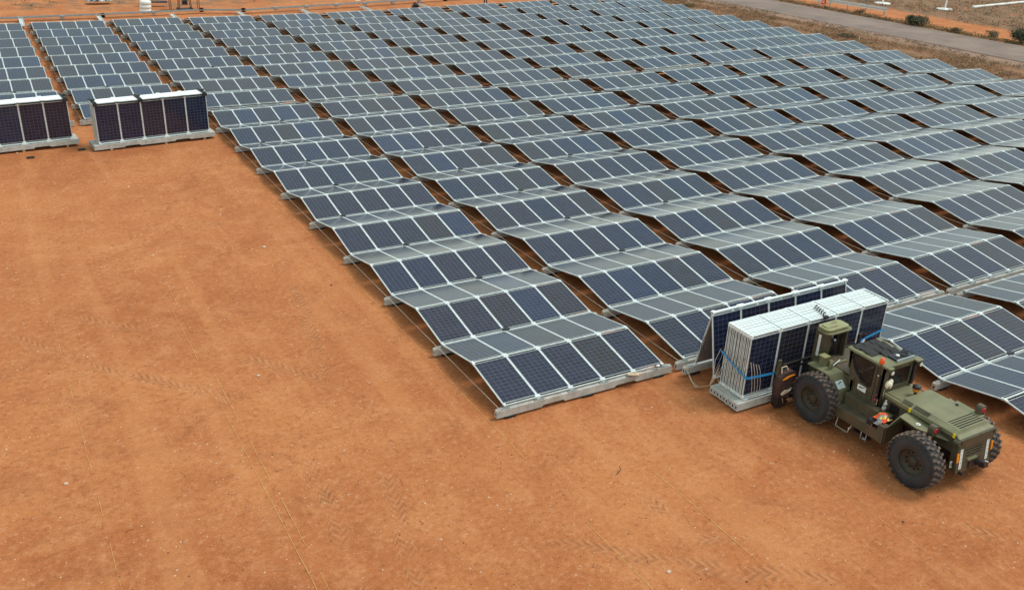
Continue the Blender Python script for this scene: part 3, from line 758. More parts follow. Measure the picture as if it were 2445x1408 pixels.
outer2 = [(cx0, zb), (cx1, zb), (cx1, zr), (cx0, zr)]
frame_wall(outer2, rwin, 'y', cy0, cy0+T_, O2)
# front posts, sill
m.box(cx0, cx0+.06, -4.12, -4.04, 1.7, zr, O2); m.box(cx1-.06, cx1, -4.12, -4.04, 1.7, zr, O2)
m.box(cx0, cx1, -4.30, -4.22, zb, 1.42, O2); m.box(cx0+.05, cx1-.05, cy0+.05, -4.25, zb, zb+.04, DK)
cabw = vb(m, 'cab')
m = MB(); m.hexa([(cx0-.04, cy0-.05, zr), (cx1+.03, cy0-.05, zr), (cx1+.03, cy1+.04, zr), (cx0-.04, cy1+.04, zr)], [(cx0-.02, cy0-.04, zr+.05), (cx1+.01, cy0-.04, zr+.05), (cx1+.01, cy1+.02, zr+.05), (cx0-.02, cy1+.02, zr+.05)], O)
m.box(cx0-.02, cx0+.14, cy0-.16, cy0-.05, zr+.0, zr+.048, O); m.box(cx1-.12, cx1+.10, cy0-.16, cy0+.1, zr+.0, zr+.048, O)
rf = vb(m, 'roof', .008)
m = MB()   # dark window seal
def ring(win, x, mat, gr=.022, th=.012):
    c = (sum(p[0] for p in win)/len(win), sum(p[1] for p in win)/len(win))
    out = [(p[0]+(p[0]-c[0])*.09, p[1]+(p[1]-c[1])*.09) for p in win]
    for i in range(len(win)):
        j = (i+1) % len(win)
        m.hexa([(x, *win[i]), (x, *win[j]), (x, *out[j]), (x, *out[i])], [(x-th, *win[i]), (x-th, *win[j]), (x-th, *out[j]), (x-th, *out[i])], mat)
ring(win, cx0-.001, M['vent'])
m.box(cx0-.004, cx0-.001, -4.94, -4.92, 1.14, 2.14, M['vent']); m.box(cx0-.004, cx0-.001, -4.34, -4.32, 1.14, 1.52, M['vent'])
vb(m, 'door_seal')
m = MB(); m.box(cx0+.02, cx0+.026, -4.84, -4.12, 1.49, 2.14, M['window']); vb(m, 'side_window')
m = MB(); m.box(8.04, 8.84, cy0+.02, cy0+.026, 1.60, 2.06, M['window']); vb(m, 'rear_window')
m = MB(); m.box(cx0+.06, cx1-.06, -4.10, -4.094, 1.5, 2.18, M['window']); vb(m, 'windscreen')
m = MB(); m.box(cx0-.03, cx0-.002, -5.10, -5.04, 1.2, 1.95, M['black']); m.cyl((cx0-.03, -5.07, 1.28), (cx0-.05, -5.07, 1.28), .028, M['redlens'], 10); m.cyl((cx0-.03, -5.07, 1.42), (cx0-.045, -5.07, 1.42), .018, M['redink'], 8)
for k in range(4): m.cyl((cx0-.005, -5.115, 1.16+.045*k), (cx0-.02, -5.115, 1.16+.045*k), .012, M['rope'], 8)
vb(m, 'switch_panel')
m = MB(); m.box(cx0+.03, cx0+.05, -4.84, -4.20, 1.80, 1.815, O2); vb(m, 'window_bar')
# interior
m = MB(); m.box(8.2, 8.66, -4.98, -4.60, 1.14, 1.42, M['black']); m.box(8.2, 8.66, -5.02, -4.93, 1.4, 1.86, M['black']); vb(m, 'seat', .03)
m = MB(); m.hexa([(8.08, -5.05, 1.78), (8.80, -5.05, 1.80), (8.80, -4.98, 1.80), (8.08, -4.98, 1.78)], [(8.08, -5.06, 2.10), (8.80, -5.06, 2.10), (8.80, -5.0, 2.10), (8.08, -5.0, 2.10)], M['red']); vb(m, 'sun_curtain', .01)
m = MB(); m.cyl((8.43, -4.30, 1.2), (8.43, -4.42, 1.62), .03, M['black'], 8)
m.tube([(8.43+.17*math.cos(t), -4.43-.06*math.sin(t), 1.64+.16*math.sin(t)) for t in [k*math.pi/8 for k in range(17)]], .014, M['black'])
m.box(cx0+.08, cx1-.08, -4.30, -4.18, 1.3, 1.5, M['black'])
for k in range(6): m.tube([(8.06+.03*k, -4.55-.05*k, 1.2), (8.05+.03*k, -4.57-.05*k, 1.58+.02*k)], .009, M['chrome']); m.ball((8.05+.03*k, -4.57-.05*k, 1.6+.02*k), .02, M['white' if k % 2 else 'black'], 8)
vb(m, 'controls')
# roof kit: shingle-like rubber tiles, hatch with fan, lamps
for j in range(4):
    for k in range(3):
        if j == 3 and k == 0: continue
        m = MB(); x = 8.08+.265*k+.05*(j % 2); y = -4.12-.19*j; a = rj.uniform(-.02, .02)
        m.hexa([(x-.16, y-.13, zr+.053), (x+.16, y-.13, zr+.053), (x+.16, y+.12, zr+.06+.012*(j+1)), (x-.16, y+.12, zr+.06+.012*(j+1))], [(x-.16+a, y-.13, zr+.062), (x+.16+a, y-.13, zr+.062), (x+.16+a, y+.12, zr+.075+.012*(j+1)), (x-.16+a, y+.12, zr+.075+.012*(j+1))], M['rubber'])
        vb(m, 'rubber_tile')
m = MB(); m.box(8.28, 8.86, -5.10, -4.80, zr+.052, zr+.10, M['black']); m.box(8.25, 8.89, -5.14, -5.10, zr+.052, zr+.12, M['galv'])
m.lathe([(0, .12), (.03, .13), (.03, .11), (0, .10)], (8.70, -4.93, zr+.11), (0, 0, 1), M['black'], 20); m.ball((8.46, -4.95, zr+.13), .055, M['lamp'], 12, (1, 1, .6))
vb(m, 'roof_hatch')
m = MB(); m.tube([(8.95, -4.7, zr+.06), (9.0, -4.95, zr+.10), (9.02, -5.08, zr+.05), (9.02, -5.12, 1.9), (8.98, -5.13, 1.5)], .014, M['black']); vb(m, 'cable')
m = MB(); m.box(8.93, 9.0, -5.18, -5.1, 1.5, zr, M['black']); vb(m, 'rear_post')
for x in (7.93, 8.98):
    m = MB(); m.cyl((x, cy0-.10, zr-.08), (x, cy0-.17, zr-.08), .062, O2, 18); l = vb(m, 'work_lamp')
    m = MB(); m.lathe([(0, .0), (.006, .035), (0, .056)], (x, cy0-.173, zr-.08), (0, -1, 0), M['lamp'], 18); m.build('lens', l, VO)
m = MB(); m.tube([(7.80, -5.0, 1.98), (7.79, -5.02, zr+.02), (7.79, -5.03, zr+.10)], .012, O2); m.tube([(7.80, -5.0, 1.98), (7.88, -5.0, 1.98)], .012, O2)
m.ball((7.80, -5.01, 1.94), .02, M['white'], 8); m.ball((7.83, -5.05, 1.90), .018, M['white'], 8); vb(m, 'beacon_stalk')
m = MB(); m.lathe([(0, .0), (0, .062), (.02, .066), (.12, .055), (.155, .03), (.165, 0)], (7.79, -5.03, zr+.10), (0, 0, 1), M['beacon'], 18); vb(m, 'beacon')
# stickers
m = MB(); m.box(cx0-.004, cx0-.001, -4.72, -4.46, 1.27, 1.42, M['sticker']); 
for k, (a, b, z) in enumerate(((-4.70, -4.62, 1.385), (-4.64, -4.52, 1.37), (-4.60, -4.50, 1.355))): m.box(cx0-.007, cx0-.004, a, b, z-.008, z+.012, M['ink'])
for k in range(3): m.box(cx0-.007, cx0-.004, -4.69, -4.50, 1.30+.015*k, 1.304+.015*k, M['inkfaint'])
vb(m, 'sticker')
def slant(u_, v_, d=.0):   # on the slanted fender plate: u along x, v down the slope
    a = Vector((7.50, -3.80, 1.40)); b = Vector((7.50, -4.14, 1.06)); dr = (b-a).normalized(); nrm = Vector((0, -1, 1)).normalized()
    return a+Vector((u_, 0, 0))+dr*v_+nrm*d
m = MB()
def sq(u0, u1, v0, v1, d, mat): m.hexa([slant(u0, v0, d), slant(u1, v0, d), slant(u1, v1, d), slant(u0, v1, d)], [slant(u0, v0, d+.003), slant(u1, v0, d+.003), slant(u1, v1, d+.003), slant(u0, v1, d+.003)], mat)
sq(.10, .36, .20, .42, .003, M['sticker']); sq(.15, .22, .27, .29, .006, M['ink']); sq(.20, .31, .25, .27, .006, M['ink']); sq(.24, .28, .235, .25, .006, M['ink'])
for k in range(4): sq(.16, .32, .32+.02*k, .325+.02*k, .006, M['inkfaint'])
vb(m, 'sticker')
# ---- mast tower
def rrect(x0, x1, y0, y1, rad, n=5, front=True):
    pts = []
    for cx_, cy_, a0 in ((x1-rad, y0+rad, -90), (x1-rad, y1-rad, 0), (x0+rad, y1-rad, 90), (x0+rad, y0+rad, 180)):
        for k in range(n+1): a = R(a0+90*k/n); pts.append((cx_+rad*math.cos(a), cy_+rad*math.sin(a)))
    return pts
m = MB()
ix0, ix1, iy0, iy1 = 7.88, 8.72, -3.22, -2.82
m.box(ix0, ix0+.12, iy0+.12, iy1, .35, 2.28, O2); m.box(ix1-.10, ix1, iy0+.12, iy1, .35, 2.28, O2)
m.box(ix0+.12, ix1-.10, iy1-.08, iy1, .35, 2.26, DK)
# curved rear corner shell on the left, open on the right with cylinders inside
for k in range(6):
    a0 = R(180+15*k); a1 = R(195+15*k); c = (ix0+.16, iy0+.16); ra_ = .16
    m.hexa([(c[0]+ra_*math.cos(a0), c[1]+ra_*math.sin(a0), .9), (c[0]+ra_*math.cos(a1), c[1]+ra_*math.sin(a1), .9), (c[0]+.13*math.cos(a1), c[1]+.13*math.sin(a1), .9), (c[0]+.13*math.cos(a0), c[1]+.13*math.sin(a0), .9)],
           [(c[0]+ra_*math.cos(a0), c[1]+ra_*math.sin(a0), 2.24), (c[0]+ra_*math.cos(a1), c[1]+ra_*math.sin(a1), 2.24), (c[0]+.13*math.cos(a1), c[1]+.13*math.sin(a1), 2.24), (c[0]+.13*math.cos(a0), c[1]+.13*math.sin(a0), 2.24)], O2)
m.box(8.44, 8.60, iy0+.14, iy0+.18, 1.40, 2.22, DK); m.box(8.64, 8.70, iy0+.02, iy0+.3, 1.4, 2.22, O2)
vb(m, 'mast')
m = MB()
for x in (8.20, 8.28, 8.34): m.tube([(x, -3.10, 2.0), (x+.01, -3.16, 1.8), (x-.01, -3.12, 1.5)], .022, M['black'])
m.cyl((8.24, -3.05, 1.4), (8.24, -3.05, 2.15), .05, M['galv'], 12); m.ball((8.27, -3.15, 1.95), .04, M['chrome'], 8)
vb(m, 'hydraulic_ram')
m = MB(); m.prism(rrect(ix0-.04, ix1+.06, iy0-.08, iy1+.02, .16), 'z', 2.22, 2.255, O); vb(m, 'mast_collar', .005)
m = MB(); m.prism(rrect(ix0, ix1-.02, iy0-.0, iy1+.02, .12), 'z', 2.28, 2.335, OL); m.box(7.96, 8.36, -3.10, -2.96, 2.337, 2.36, OL); m.prism([(7.95, -3.02), (8.35, -2.92), (8.5, -2.92), (8.5, -2.88), (7.97, -2.88)], 'z', 2.336, 2.365, OL)
m.box(8.0, 8.6, -3.17, -2.9, 2.256, 2.28, M['vent']); vb(m, 'mast_cap', .006)
m = MB(); m.prism(rrect(ix0-.16, ix1+.08, iy0-.16, iy1-.12, .16), 'z', 1.36, 1.41, O2)
vb(m, 'mast_collar', .005)
m = MB(); m.box(7.70, 7.86, -3.42, -3.24, 1.33, 1.66, O); m.box(7.66, 7.88, -3.44, -3.22, 1.66, 1.70, OL); m.box(7.90, 8.02, -3.5, -3.36, 1.41, 1.54, O)
m.box(7.84, 8.5, -3.50, -3.44, 1.37, 1.47, O); m.box(7.74, 7.80, -3.62, -3.54, 1.34, 1.60, O)
vb(m, 'tilt_bracket', .01)
m = MB(); m.cyl((7.80, -3.62, 1.52), (8.16, -3.52, 1.56), .018, M['chrome'], 10); vb(m, 'grab_rod')
m = MB(); m.box(ix0-.004, ix0-.001, -3.02, -2.94, 1.50, 2.12, M['sticker'])
for k in range(9): m.box(ix0-.007, ix0-.004, -3.0, -2.96, 1.54+.06*k, 1.575+.06*k, M['inkfaint'])
vb(m, 'sticker')
m = MB(); m.box(ix0-.004, ix0-.001, -2.98, -2.90, 1.18, 1.30, M['sticker']); m.box(ix0-.007, ix0-.004, -2.96, -2.92, 1.20, 1.28, M['ink']); vb(m, 'sticker')
# ---- fork carriage
m = MB()
m.box(6.95, 9.75, -2.72, -2.66, 1.24, 1.30, DK); m.box(6.95, 9.75, -2.72, -2.66, 1.10, 1.15, DK)
for x in (6.95, 7.55, 8.15, 9.0, 9.70): m.box(x, x+.06, -2.73, -2.67, .30, 1.30, DK)
m.box(6.80, 9.80, -2.80, -2.66, .20, .44, DK); m.box(6.72, 6.84, -2.78, -2.72, 1.05, 1.50, O2); m.box(9.74, 9.86, -2.78, -2.72, 1.1, 1.62, DK)
m.box(6.82, 7.15, -2.86, -2.66, .06, .46, DK); m.box(9.5, 9.8, -2.82, -2.66, .06, .3, DK)
m.box(7.9, 9.0, -2.86, -2.72, .4, 1.2, DK)
vb(m, 'fork_carriage', .01)
for x in (7.3, 8.0, 9.3):
    m = MB(); m.box(x, x+.13, -2.66, -1.42, .035, .085, DK) if False else m.box(x, x+.13, -2.70, -1.5, .004, .036, DK); vb(m, 'fork')
m = MB(); m.tube([(9.72, -2.85, 1.35), (9.8, -2.9, 1.42), (9.9, -2.86, 1.36), (9.9, -2.8, 1.25)], .018, M['wire']); vb(m, 'hose')

# tool bag hung on the carriage
m = MB()
pts = [(6.66, .52), (6.74, .42), (7.05, .38), (7.30, .44), (7.36, .60), (7.37, .90), (7.28, 1.10), (7.14, 1.19), (6.86, 1.17), (6.70, 1.04), (6.64, .80)]
m.prism(pts, 'y', -2.94, -2.76, M['tyre'] if False else plain('brown_leather', (.040, .018, .015), .75, 0, .3, 6., .35, bumps=.3, dustcol=(.13, .06, .045)))
m.prism([(6.78, .98), (6.9, 1.04), (7.05, 1.07), (7.2, 1.07), (7.24, 1.04), (7.05, 1.03), (6.9, .98)], 'y', -2.965, -2.94, M['orange'])
m.prism([(6.80, .55), (6.92, .64), (7.06, .63), (7.2, .69), (7.24, .66), (7.08, .56), (6.84, .50)], 'y', -2.97, -2.94, M['rope'])
m.tube([(7.05, -2.98, .6), (7.16, -2.98, .66), (7.24, -2.98, .65)], .02, M['chrome'])
m.tube([(6.82, -2.85, 1.12), (6.84, -2.8, 1.28), (7.0, -2.8, 1.29), (7.06, -2.86, 1.15)], .018, M['rope'])
for x in (6.9, 7.1): m.tube([(x, -2.93, .42), (x+.03, -2.95, .30), (x+.07, -2.94, .22)], .006, M['rope'], 4)
tag(m.build('tool_bag', None, (7.0, -2.85, .4), .045), 'round brown leather tool bag hanging on the left end of the fork carriage', 'bag')

# loose things on the machine
m = MB(); m.ball((8.00, -5.21, 1.73), .105, M['plaster'], 16, (1, .8, 1.05), .03); m.ball((8.07, -5.20, 1.80), .07, M['plaster'], 12, (1, .8, 1.), .04)
m.ball((7.94, -5.28, 1.70), .025, M['camo'], 8, (1, .4, 1.5)); m.ball((7.95, -5.28, 1.64), .02, M['black'], 8, (1, .5, 1))
m.tube([(7.95, -5.17, 1.62), (7.93, -5.17, 1.45), (7.97, -5.17, 1.3)], .006, M['rope'], 4)
tag(m.build('bag', None, (8.0, -5.2, 1.6)), 'cream canvas bundle hanging at the rear corner of the forklift cab', 'bundle')
rg = random.Random(5)
def cloth(cx_, cy_, cz_, rx, ry, h, mat, seed, n=14, mats=None):
    q = random.Random(seed); m = MB(); vs = []
    for j in range(n):
        for i in range(n):
            a = i/(n-1)*2-1; b = j/(n-1)*2-1; d = min(math.hypot(a, b), 1.2)
            z = cz_+max(h*(1-d*d)+q.uniform(-.22, .22)*h, 0)*1.
            vs.append((cx_+a*rx*(1+q.uniform(-.06, .06)), cy_+b*ry*(1+q.uniform(-.06, .06)), z))
    for j in range(n-1):
        for i in range(n-1):
            mt = mat if not mats else mats[(i//3+j//2) % len(mats)]
            m.add([vs[j*n+i], vs[j*n+i+1], vs[(j+1)*n+i+1], vs[(j+1)*n+i]], [(0, 1, 2, 3)], mt, True)
    for j in range(n-1):   # close below
        pass
    m.add([(cx_-rx, cy_-ry, cz_-.004), (cx_+rx, cy_-ry, cz_-.004), (cx_+rx, cy_+ry, cz_-.004), (cx_-rx, cy_+ry, cz_-.004)], [(0, 1, 2, 3)], mat)
    return m
tag(cloth(7.66, -5.50, 1.02, .17, .17, .13, M['hivis'], 4, 14, [M['hivis'], M['hivis'], M['hivisy'], M['grey'], M['hivis']]).build('safety_vest', None, (7.66, -5.5, 1.02)), 'crumpled orange and yellow safety vest lying on the forklift step', 'safety vest')
tag(cloth(7.50, -5.55, .93, .10, .10, .13, M['grey'], 9).build('rag', None, (7.5, -5.55, .93)), 'grey rag lying over the end of the forklift step beside the vest', 'rag')
m = MB(); m.box(7.42, 7.60, -5.44, -5.24, .802, .93, M['black']); m.box(7.44, 7.58, -5.42, -5.26, .93, .945, M['tyre']); m.tube([(7.42, -5.40, .86), (7.38, -5.42, .78), (7.42, -5.46, .72)], .012, M['redink'])
tag(m.build('tool_pouch', None, (7.5, -5.34, .8), .02), 'small black pouch sitting on the lower step of the forklift', 'pouch')
m = MB(); m.ball((7.84, -5.34, 1.17), .065, M['grey'], 12, (.9, .8, 1.2), .05); m.ball((7.83, -5.36, 1.30), .055, M['grey'], 12, (1, .8, 1.1), .06); m.ball((7.86, -5.34, 1.37), .032, M['grey'], 10, (1, .8, 1.), .05)
tag(m.build('cloth_bundle', None, (7.84, -5.34, 1.1)), 'knotted light grey cloth standing against the engine side panel', 'cloth')

# ------------------------------------------------------------------ people
def skin_obj(name, nodes, edges, mat, parent=None, sub=2, root=0):
    """nodes: (x,y,z,r)"""
    me = bpy.data.meshes.new(name); me.from_pydata([n[:3] for n in nodes], edges, []); me.materials.append(mat)
    o = bpy.data.objects.new(name, me); COL.objects.link(o)
    if parent: o.parent = parent
    sk = o.modifiers.new('skin', 'SKIN'); sk.use_smooth_shade = True
    if not me.skin_vertices: me.attributes.new('x', 'FLOAT', 'POINT')
    for i, n in enumerate(nodes):
        try: v = me.skin_vertices[0].data[i]; v.radius = (n[3], n[4] if len(n) > 4 else n[3]); v.use_root = (i == root)
        except Exception: pass
    s = o.modifiers.new('sub', 'SUBSURF'); s.levels = sub; s.render_levels = sub
    return o
def ensure_skin(o):
    if not o.data.skin_vertices:
        bm = bmesh.new(); bm.from_mesh(o.data); bm.verts.layers.skin.verify(); bm.to_mesh(o.data); bm.free()
def person_fig(nodes, edges, root=0):
    me = bpy.data.meshes.new('person'); bm = bmesh.new(); L = bm.verts.layers.skin.verify()
    vs = []
    for n in nodes:
        v = bm.verts.new(n[:3]); v[L].radius = (n[3], n[4] if len(n) > 4 else n[3]); vs.append(v)
    vs[root][L].use_root = True
    for a, b in edges: bm.edges.new((vs[a], vs[b]))
    bm.to_mesh(me); bm.free()
    o = bpy.data.objects.new('person', me); COL.objects.link(o)
    sk = o.modifiers.new('skin', 'SKIN'); sk.use_smooth_shade = True
    s = o.modifiers.new('sub', 'SUBSURF'); s.levels = 2; s.render_levels = 2
    bpy.context.view_layer.update()
    me2 = bpy.data.meshes.new_from_object(o.evaluated_get(bpy.context.evaluated_depsgraph_get()))
    o.modifiers.clear(); o.data = me2
    for p in me2.polygons: p.use_smooth = True
    return o
def paint(o, fn, mats):
    o.data.materials.clear()
    for m_ in mats: o.data.materials.append(m_)
    for p in o.data.polygons: p.material_index = fn(p.center)
def hand(nodes, edges, wrist, pos, d, side, s=1.):
    """palm + five fingers from the wrist node; d = pointing direction, side = thumb direction"""
    p = Vector(pos); d = Vector(d).normalized(); sd = Vector(side).normalized(); up = d.cross(sd)
    i = len(nodes); c = p+d*.05*s; nodes.append((*c, .030*s, .016*s)); edges.append((wrist, i))
    for k, (o_, L_) in enumerate(((.026, .062), (.009, .072), (-.009, .067), (-.026, .052))):
        a = c+d*.042*s+sd*o_*s; b = a+(d*.75+up*.5).normalized()*L_*.55*s; e = b+(d*.3+up*.95).normalized()*L_*.45*s
        n = len(nodes); nodes.extend([(*a, .0085*s), (*b, .008*s), (*e, .007*s)]); edges.extend([(i, n), (n, n+1), (n+1, n+2)])
    a = c+sd*.036*s-d*.01*s; b = a+(sd*.6+d*.8).normalized()*.035*s; e = b+(d+up*.5).normalized()*.028*s
    n = len(nodes); nodes.extend([(*a, .011*s), (*b, .009*s), (*e, .008*s)]); edges.extend([(i, n), (n, n+1), (n+1, n+2)])

# standing worker behind the last tents (mostly above the top edge of the photo)
def worker():
    N = [(0, 0, .95, .135, .10), (0, 0, 1.15, .125, .09), (0, 0, 1.38, .165, .10), (0, 0, 1.50, .06), (0, .01, 1.56, .052), (0, .02, 1.66, .085, .095), (0, .02, 1.74, .07, .08)]
    E = [(0, 1), (1, 2), (2, 3), (3, 4), (4, 5), (5, 6)]
    for s in (-1, 1):
        b = len(N)
        N += [(s*.10, 0, .86, .095), (s*.11, .01, .50, .062), (s*.11, -.02, .10, .042), (s*.115, .10, .035, .036)]
        E += [(0, b), (b, b+1), (b+1, b+2), (b+2, b+3)]
        b = len(N)
        N += [(s*.20, 0, 1.42, .055), (s*.26, -.02, 1.15, .042), (s*.25, .07, .92, .028)]
        E += [(2, b), (b, b+1), (b+1, b+2)]; hand(N, E, b+2, (s*.25, .07, .92), (0, .2, -1), (0, 1, 0))
    o = person_fig(N, E)
    paint(o, lambda c: 0 if c.z < .97 and abs(c.x) < .2 and c.z > .08 else (3 if c.z <= .08 else (1 if .96 < c.z < 1.50 and not (c.z < 1.1 and abs(c.x) > .2) else 2)), [M['navy'], M['hivis'], M['skin'], M['black']])
    m = MB(); m.lathe([(1.70, .125), (1.705, .105), (1.78, .10), (1.84, .07), (1.86, 0)], (0, .02, 0), (0, 0, 1), M['white'], 20); m.build('safety_helmet', o)
    m = MB(); m.ball((0, .112, 1.655), .012, M['skin'], 8); m.box(-.022, .022, .105, .11, 1.61, 1.616, M['redink'])
    for s in (-1, 1): m.ball((s*.03, .10, 1.675), .010, M['black'], 8); m.ball((s*.083, .02, 1.665), .018, M['skin'], 8, (.5, 1, 1.4))
    m.build('face', o)
    return o
wk = worker(); wk.location = (36.15, 69.0, terr(36, 69)); wk.rotation_euler = (0, 0, R(150))
tag(wk, 'person in dark blue trousers standing behind the farthest row of panels', 'person')

# operator seated in the cab, seen through the side window
def operator():
    bx, by, bz = 8.43, -4.70, 1.50
    N = [(bx, by, bz, .14, .11), (bx, by+.0, bz+.20, .13, .10), (bx, by+.02, bz+.38, .16, .09), (bx, by+.03, bz+.47, .05), (bx, by+.05, bz+.52, .048), (bx, by+.07, bz+.59, .070, .085), (bx, by+.07, bz+.635, .06, .075)]
    E = [(0, 1), (1, 2), (2, 3), (3, 4), (4, 5), (5, 6)]
    for s in (-1, 1):
        b = len(N)
        N += [(bx+s*.09, by+.06, bz-.01, .085), (bx+s*.12, by+.42, bz+.02, .062), (bx+s*.12, by+.46, bz-.28, .042), (bx+s*.12, by+.55, bz-.32, .036)]
        E += [(0, b), (b, b+1), (b+1, b+2), (b+2, b+3)]
        b = len(N)
        N += [(bx+s*.19, by+.02, bz+.33, .055), (bx+s*.23, by+.08, bz+.10, .042), (bx+s*.16, by+.25, bz+.14, .03)]
        E += [(2, b), (b, b+1), (b+1, b+2)]; hand(N, E, b+2, (bx+s*.16, by+.25, bz+.14), (-s*.1, 1, .1), (-s, 0, .2))
    o = person_fig(N, E)
    paint(o, lambda c: 2 if (c.z > bz+.47 or (c.y > by+.20 and c.z > bz+.075)) else (1 if c.z > bz+.06 and c.y < by+.22 else 0), [M['navy'], M['shirt'], M['skin']])
    m = MB(); m.ball((bx, by+.055, bz+.645), .088, M['hair'], 12, (.95, 1.05, .75)); m.build('hair', o)
    m = MB(); m.ball((bx, by+.165, bz+.585), .012, M['skin'], 8)
    for s in (-1, 1): m.ball((bx+s*.028, by+.148, bz+.605), .009, M['black'], 8); m.ball((bx+s*.075, by+.06, bz+.59), .017, M['skin'], 8, (.5, 1, 1.4))
    m.box(bx-.02, bx+.02, by+.152, by+.156, bz+.55, bz+.555, M['redink'])
    m.build('face', o)
    tag(o, 'person in a blue shirt seated at the controls inside the forklift cab', 'person')
operator()
m = cloth(8.0, -4.42, 1.95, .08, .10, .09, M['camo'], 3, 9)
m.box(7.93, 8.08, -4.52, -4.32, 1.90, 1.946, M['camo'])
tag(m.build('camouflage_hat', None, (8.0, -4.42, 1.9)), 'camouflage hat lying behind the cab side window of the forklift', 'hat')

# ------------------------------------------------------------------ string lines on the soil
def string_line(x, y0, y1, label, w=.0055, mat='string', z=.006, wig=.02):
    m = MB(); q = random.Random(int(x*100)); pts = []; y = y0
    while y < y1: pts.append((x+q.uniform(-wig, wig)*.5, y, terr(x, y)+z+q.uniform(0, .01))); y += .9
    pts.append((x, y1, terr(x, y1)+z))
    for a in range(0, len(pts)-1):          # part of every line is trodden into the dust
        if q.random() < .16: continue
        m.tube(pts[a:a+2], w*q.uniform(.55, 1.), M[mat], 4)
    k = y0+2
    while k < y1:
        m.tube([(x-.05, k, terr(x, k)+z), (x+.06, k+.02, terr(x, k)+z+.01)], w*.8, M[mat], 4); k += q.uniform(1.5, 3.)
    tag(m.build('string_line', None, (x, y0, 0)), label, 'string line', 'string lines laid on the soil')
string_line(-6.38, -7, 18.1, 'yellow string line on bare soil, left one of the close pair')
string_line(-6.16, -7, 17.5, 'yellow string line on bare soil, right one of the close pair', .0055)
string_line(-.42, -9, 26., 'yellow string line running just left of the nearest array')
string_line(-9.73, -6, 14, 'faint string line on bare soil nearest the left edge', .0045)
string_line(2.12, -9, -2.6, 'yellow string line on the soil below the middle of the nearest array', .007)
string_line(5.60, -9.5, -2.8, 'string line on the soil leading to the carried panel stack', .0035, 'string')

# ------------------------------------------------------------------ stones, twigs
def scatter_stones():
    q = random.Random(11); m = MB()
    def clear(x, y):
        return not (x > -.5 and y > -.4) and not (x > 5.4 and y > -2.9)
    n = 0
    while n < 6500:
        y = q.uniform(-12, 30); x = q.uniform(-16, 12)
        if not clear(x, y): continue
        if q.random() > .5 and (math.hypot(x+2.2, y+1)) > 3: 
            if q.random() > .65: continue
        s = q.choice((.009, .011, .013, .017, .022))*q.uniform(.7, 1.3); z = terr(x, y)
        if q.random() < .012: s *= 2.2
        a = q.uniform(0, 3); ca, sa = math.cos(a)*s, math.sin(a)*s
        m.add([(x+ca, y+sa, z), (x-sa, y+ca*.8, z), (x-ca, y-sa, z), (x+sa, y-ca*.9, z), (x+ca*.2, y, z+s*.8)], [(0, 1, 4), (1, 2, 4), (2, 3, 4), (3, 0, 4)], M['stone'] if q.random() < .72 else M['twig'])
        n += 1
    for k in range(5200):
        y = q.uniform(-12, 26); x = q.uniform(-16, 12)
        if not clear(x, y): continue
        s = q.uniform(.010, .030)*(1.5 if q.random() < .06 else 1); z = terr(x, y)-.002; a = q.uniform(0, 3); ca, sa = math.cos(a)*s, math.sin(a)*s; j = q.uniform(.5, 1)
        m.add([(x+ca, y+sa, z), (x-sa, y+ca*j, z), (x-ca*j, y-sa, z), (x+sa, y-ca, z), (x+ca*.3, y+sa*.3, z+s*.55), (x-ca*.3, y-sa*.2, z+s*.5)], [(0, 1, 4), (1, 5, 4), (1, 2, 5), (2, 3, 5), (3, 4, 5), (3, 0, 4)], M['soil'])
    tag(m.build('scattered_stones'), 'scattered small pale stones on the red soil', None, None, 'stuff')
    m = MB()
    for k in range(600):
        y = q.uniform(-11, 30); x = q.uniform(-15, 12)
        if not clear(x, y): continue
        z = terr(x, y)+.008; L = q.uniform(.03, .12)*(1.8 if q.random() < .08 else 1); a = q.uniform(0, 6.28); b = a+q.uniform(-1., 1.)
        p0 = (x, y, z); p1 = (x+L*math.cos(a), y+L*math.sin(a), z+q.uniform(0, .01)); p2 = (p1[0]+L*math.cos(b), p1[1]+L*math.sin(b), z)
        m.tube([p0, p1, p2], q.uniform(.002, .0035), M['twig'], 3)
    tag(m.build('scattered_twigs'), 'scattered dark twigs and roots on the red soil', None, None, 'stuff')
scatter_stones()
for (x, y, s, lb) in ((-5.1, 4.9, .06, 'pale stone on bare soil between the string pair and the array'), (-2.35, 14.0, .085, 'pale flat stone on the open soil, high in the picture'), (-10.3, 1.9, .06, 'pale stone near the left edge on bare soil'),
                      (.2, -6.6, .06, 'pale stone low in the photo, below the front of the array')):
    m = MB(); m.ball((0, 0, s*.2), s, M['stone'], 9, (1, .7, .5), .15); o = m.build('stone'); o.location = (x, y, terr(x, y)); tag(o, lb, 'stone')
m = MB(); m.tube([(0, 0, .02), (.16, .06, .05), (.22, .20, .03)], .012, M['twig'], 5); o = m.build('stick'); o.location = (1.2, -3.35, 0.03); tag(o, 'bent dark stick lying on bare soil in front of the nearest array', 'stick')

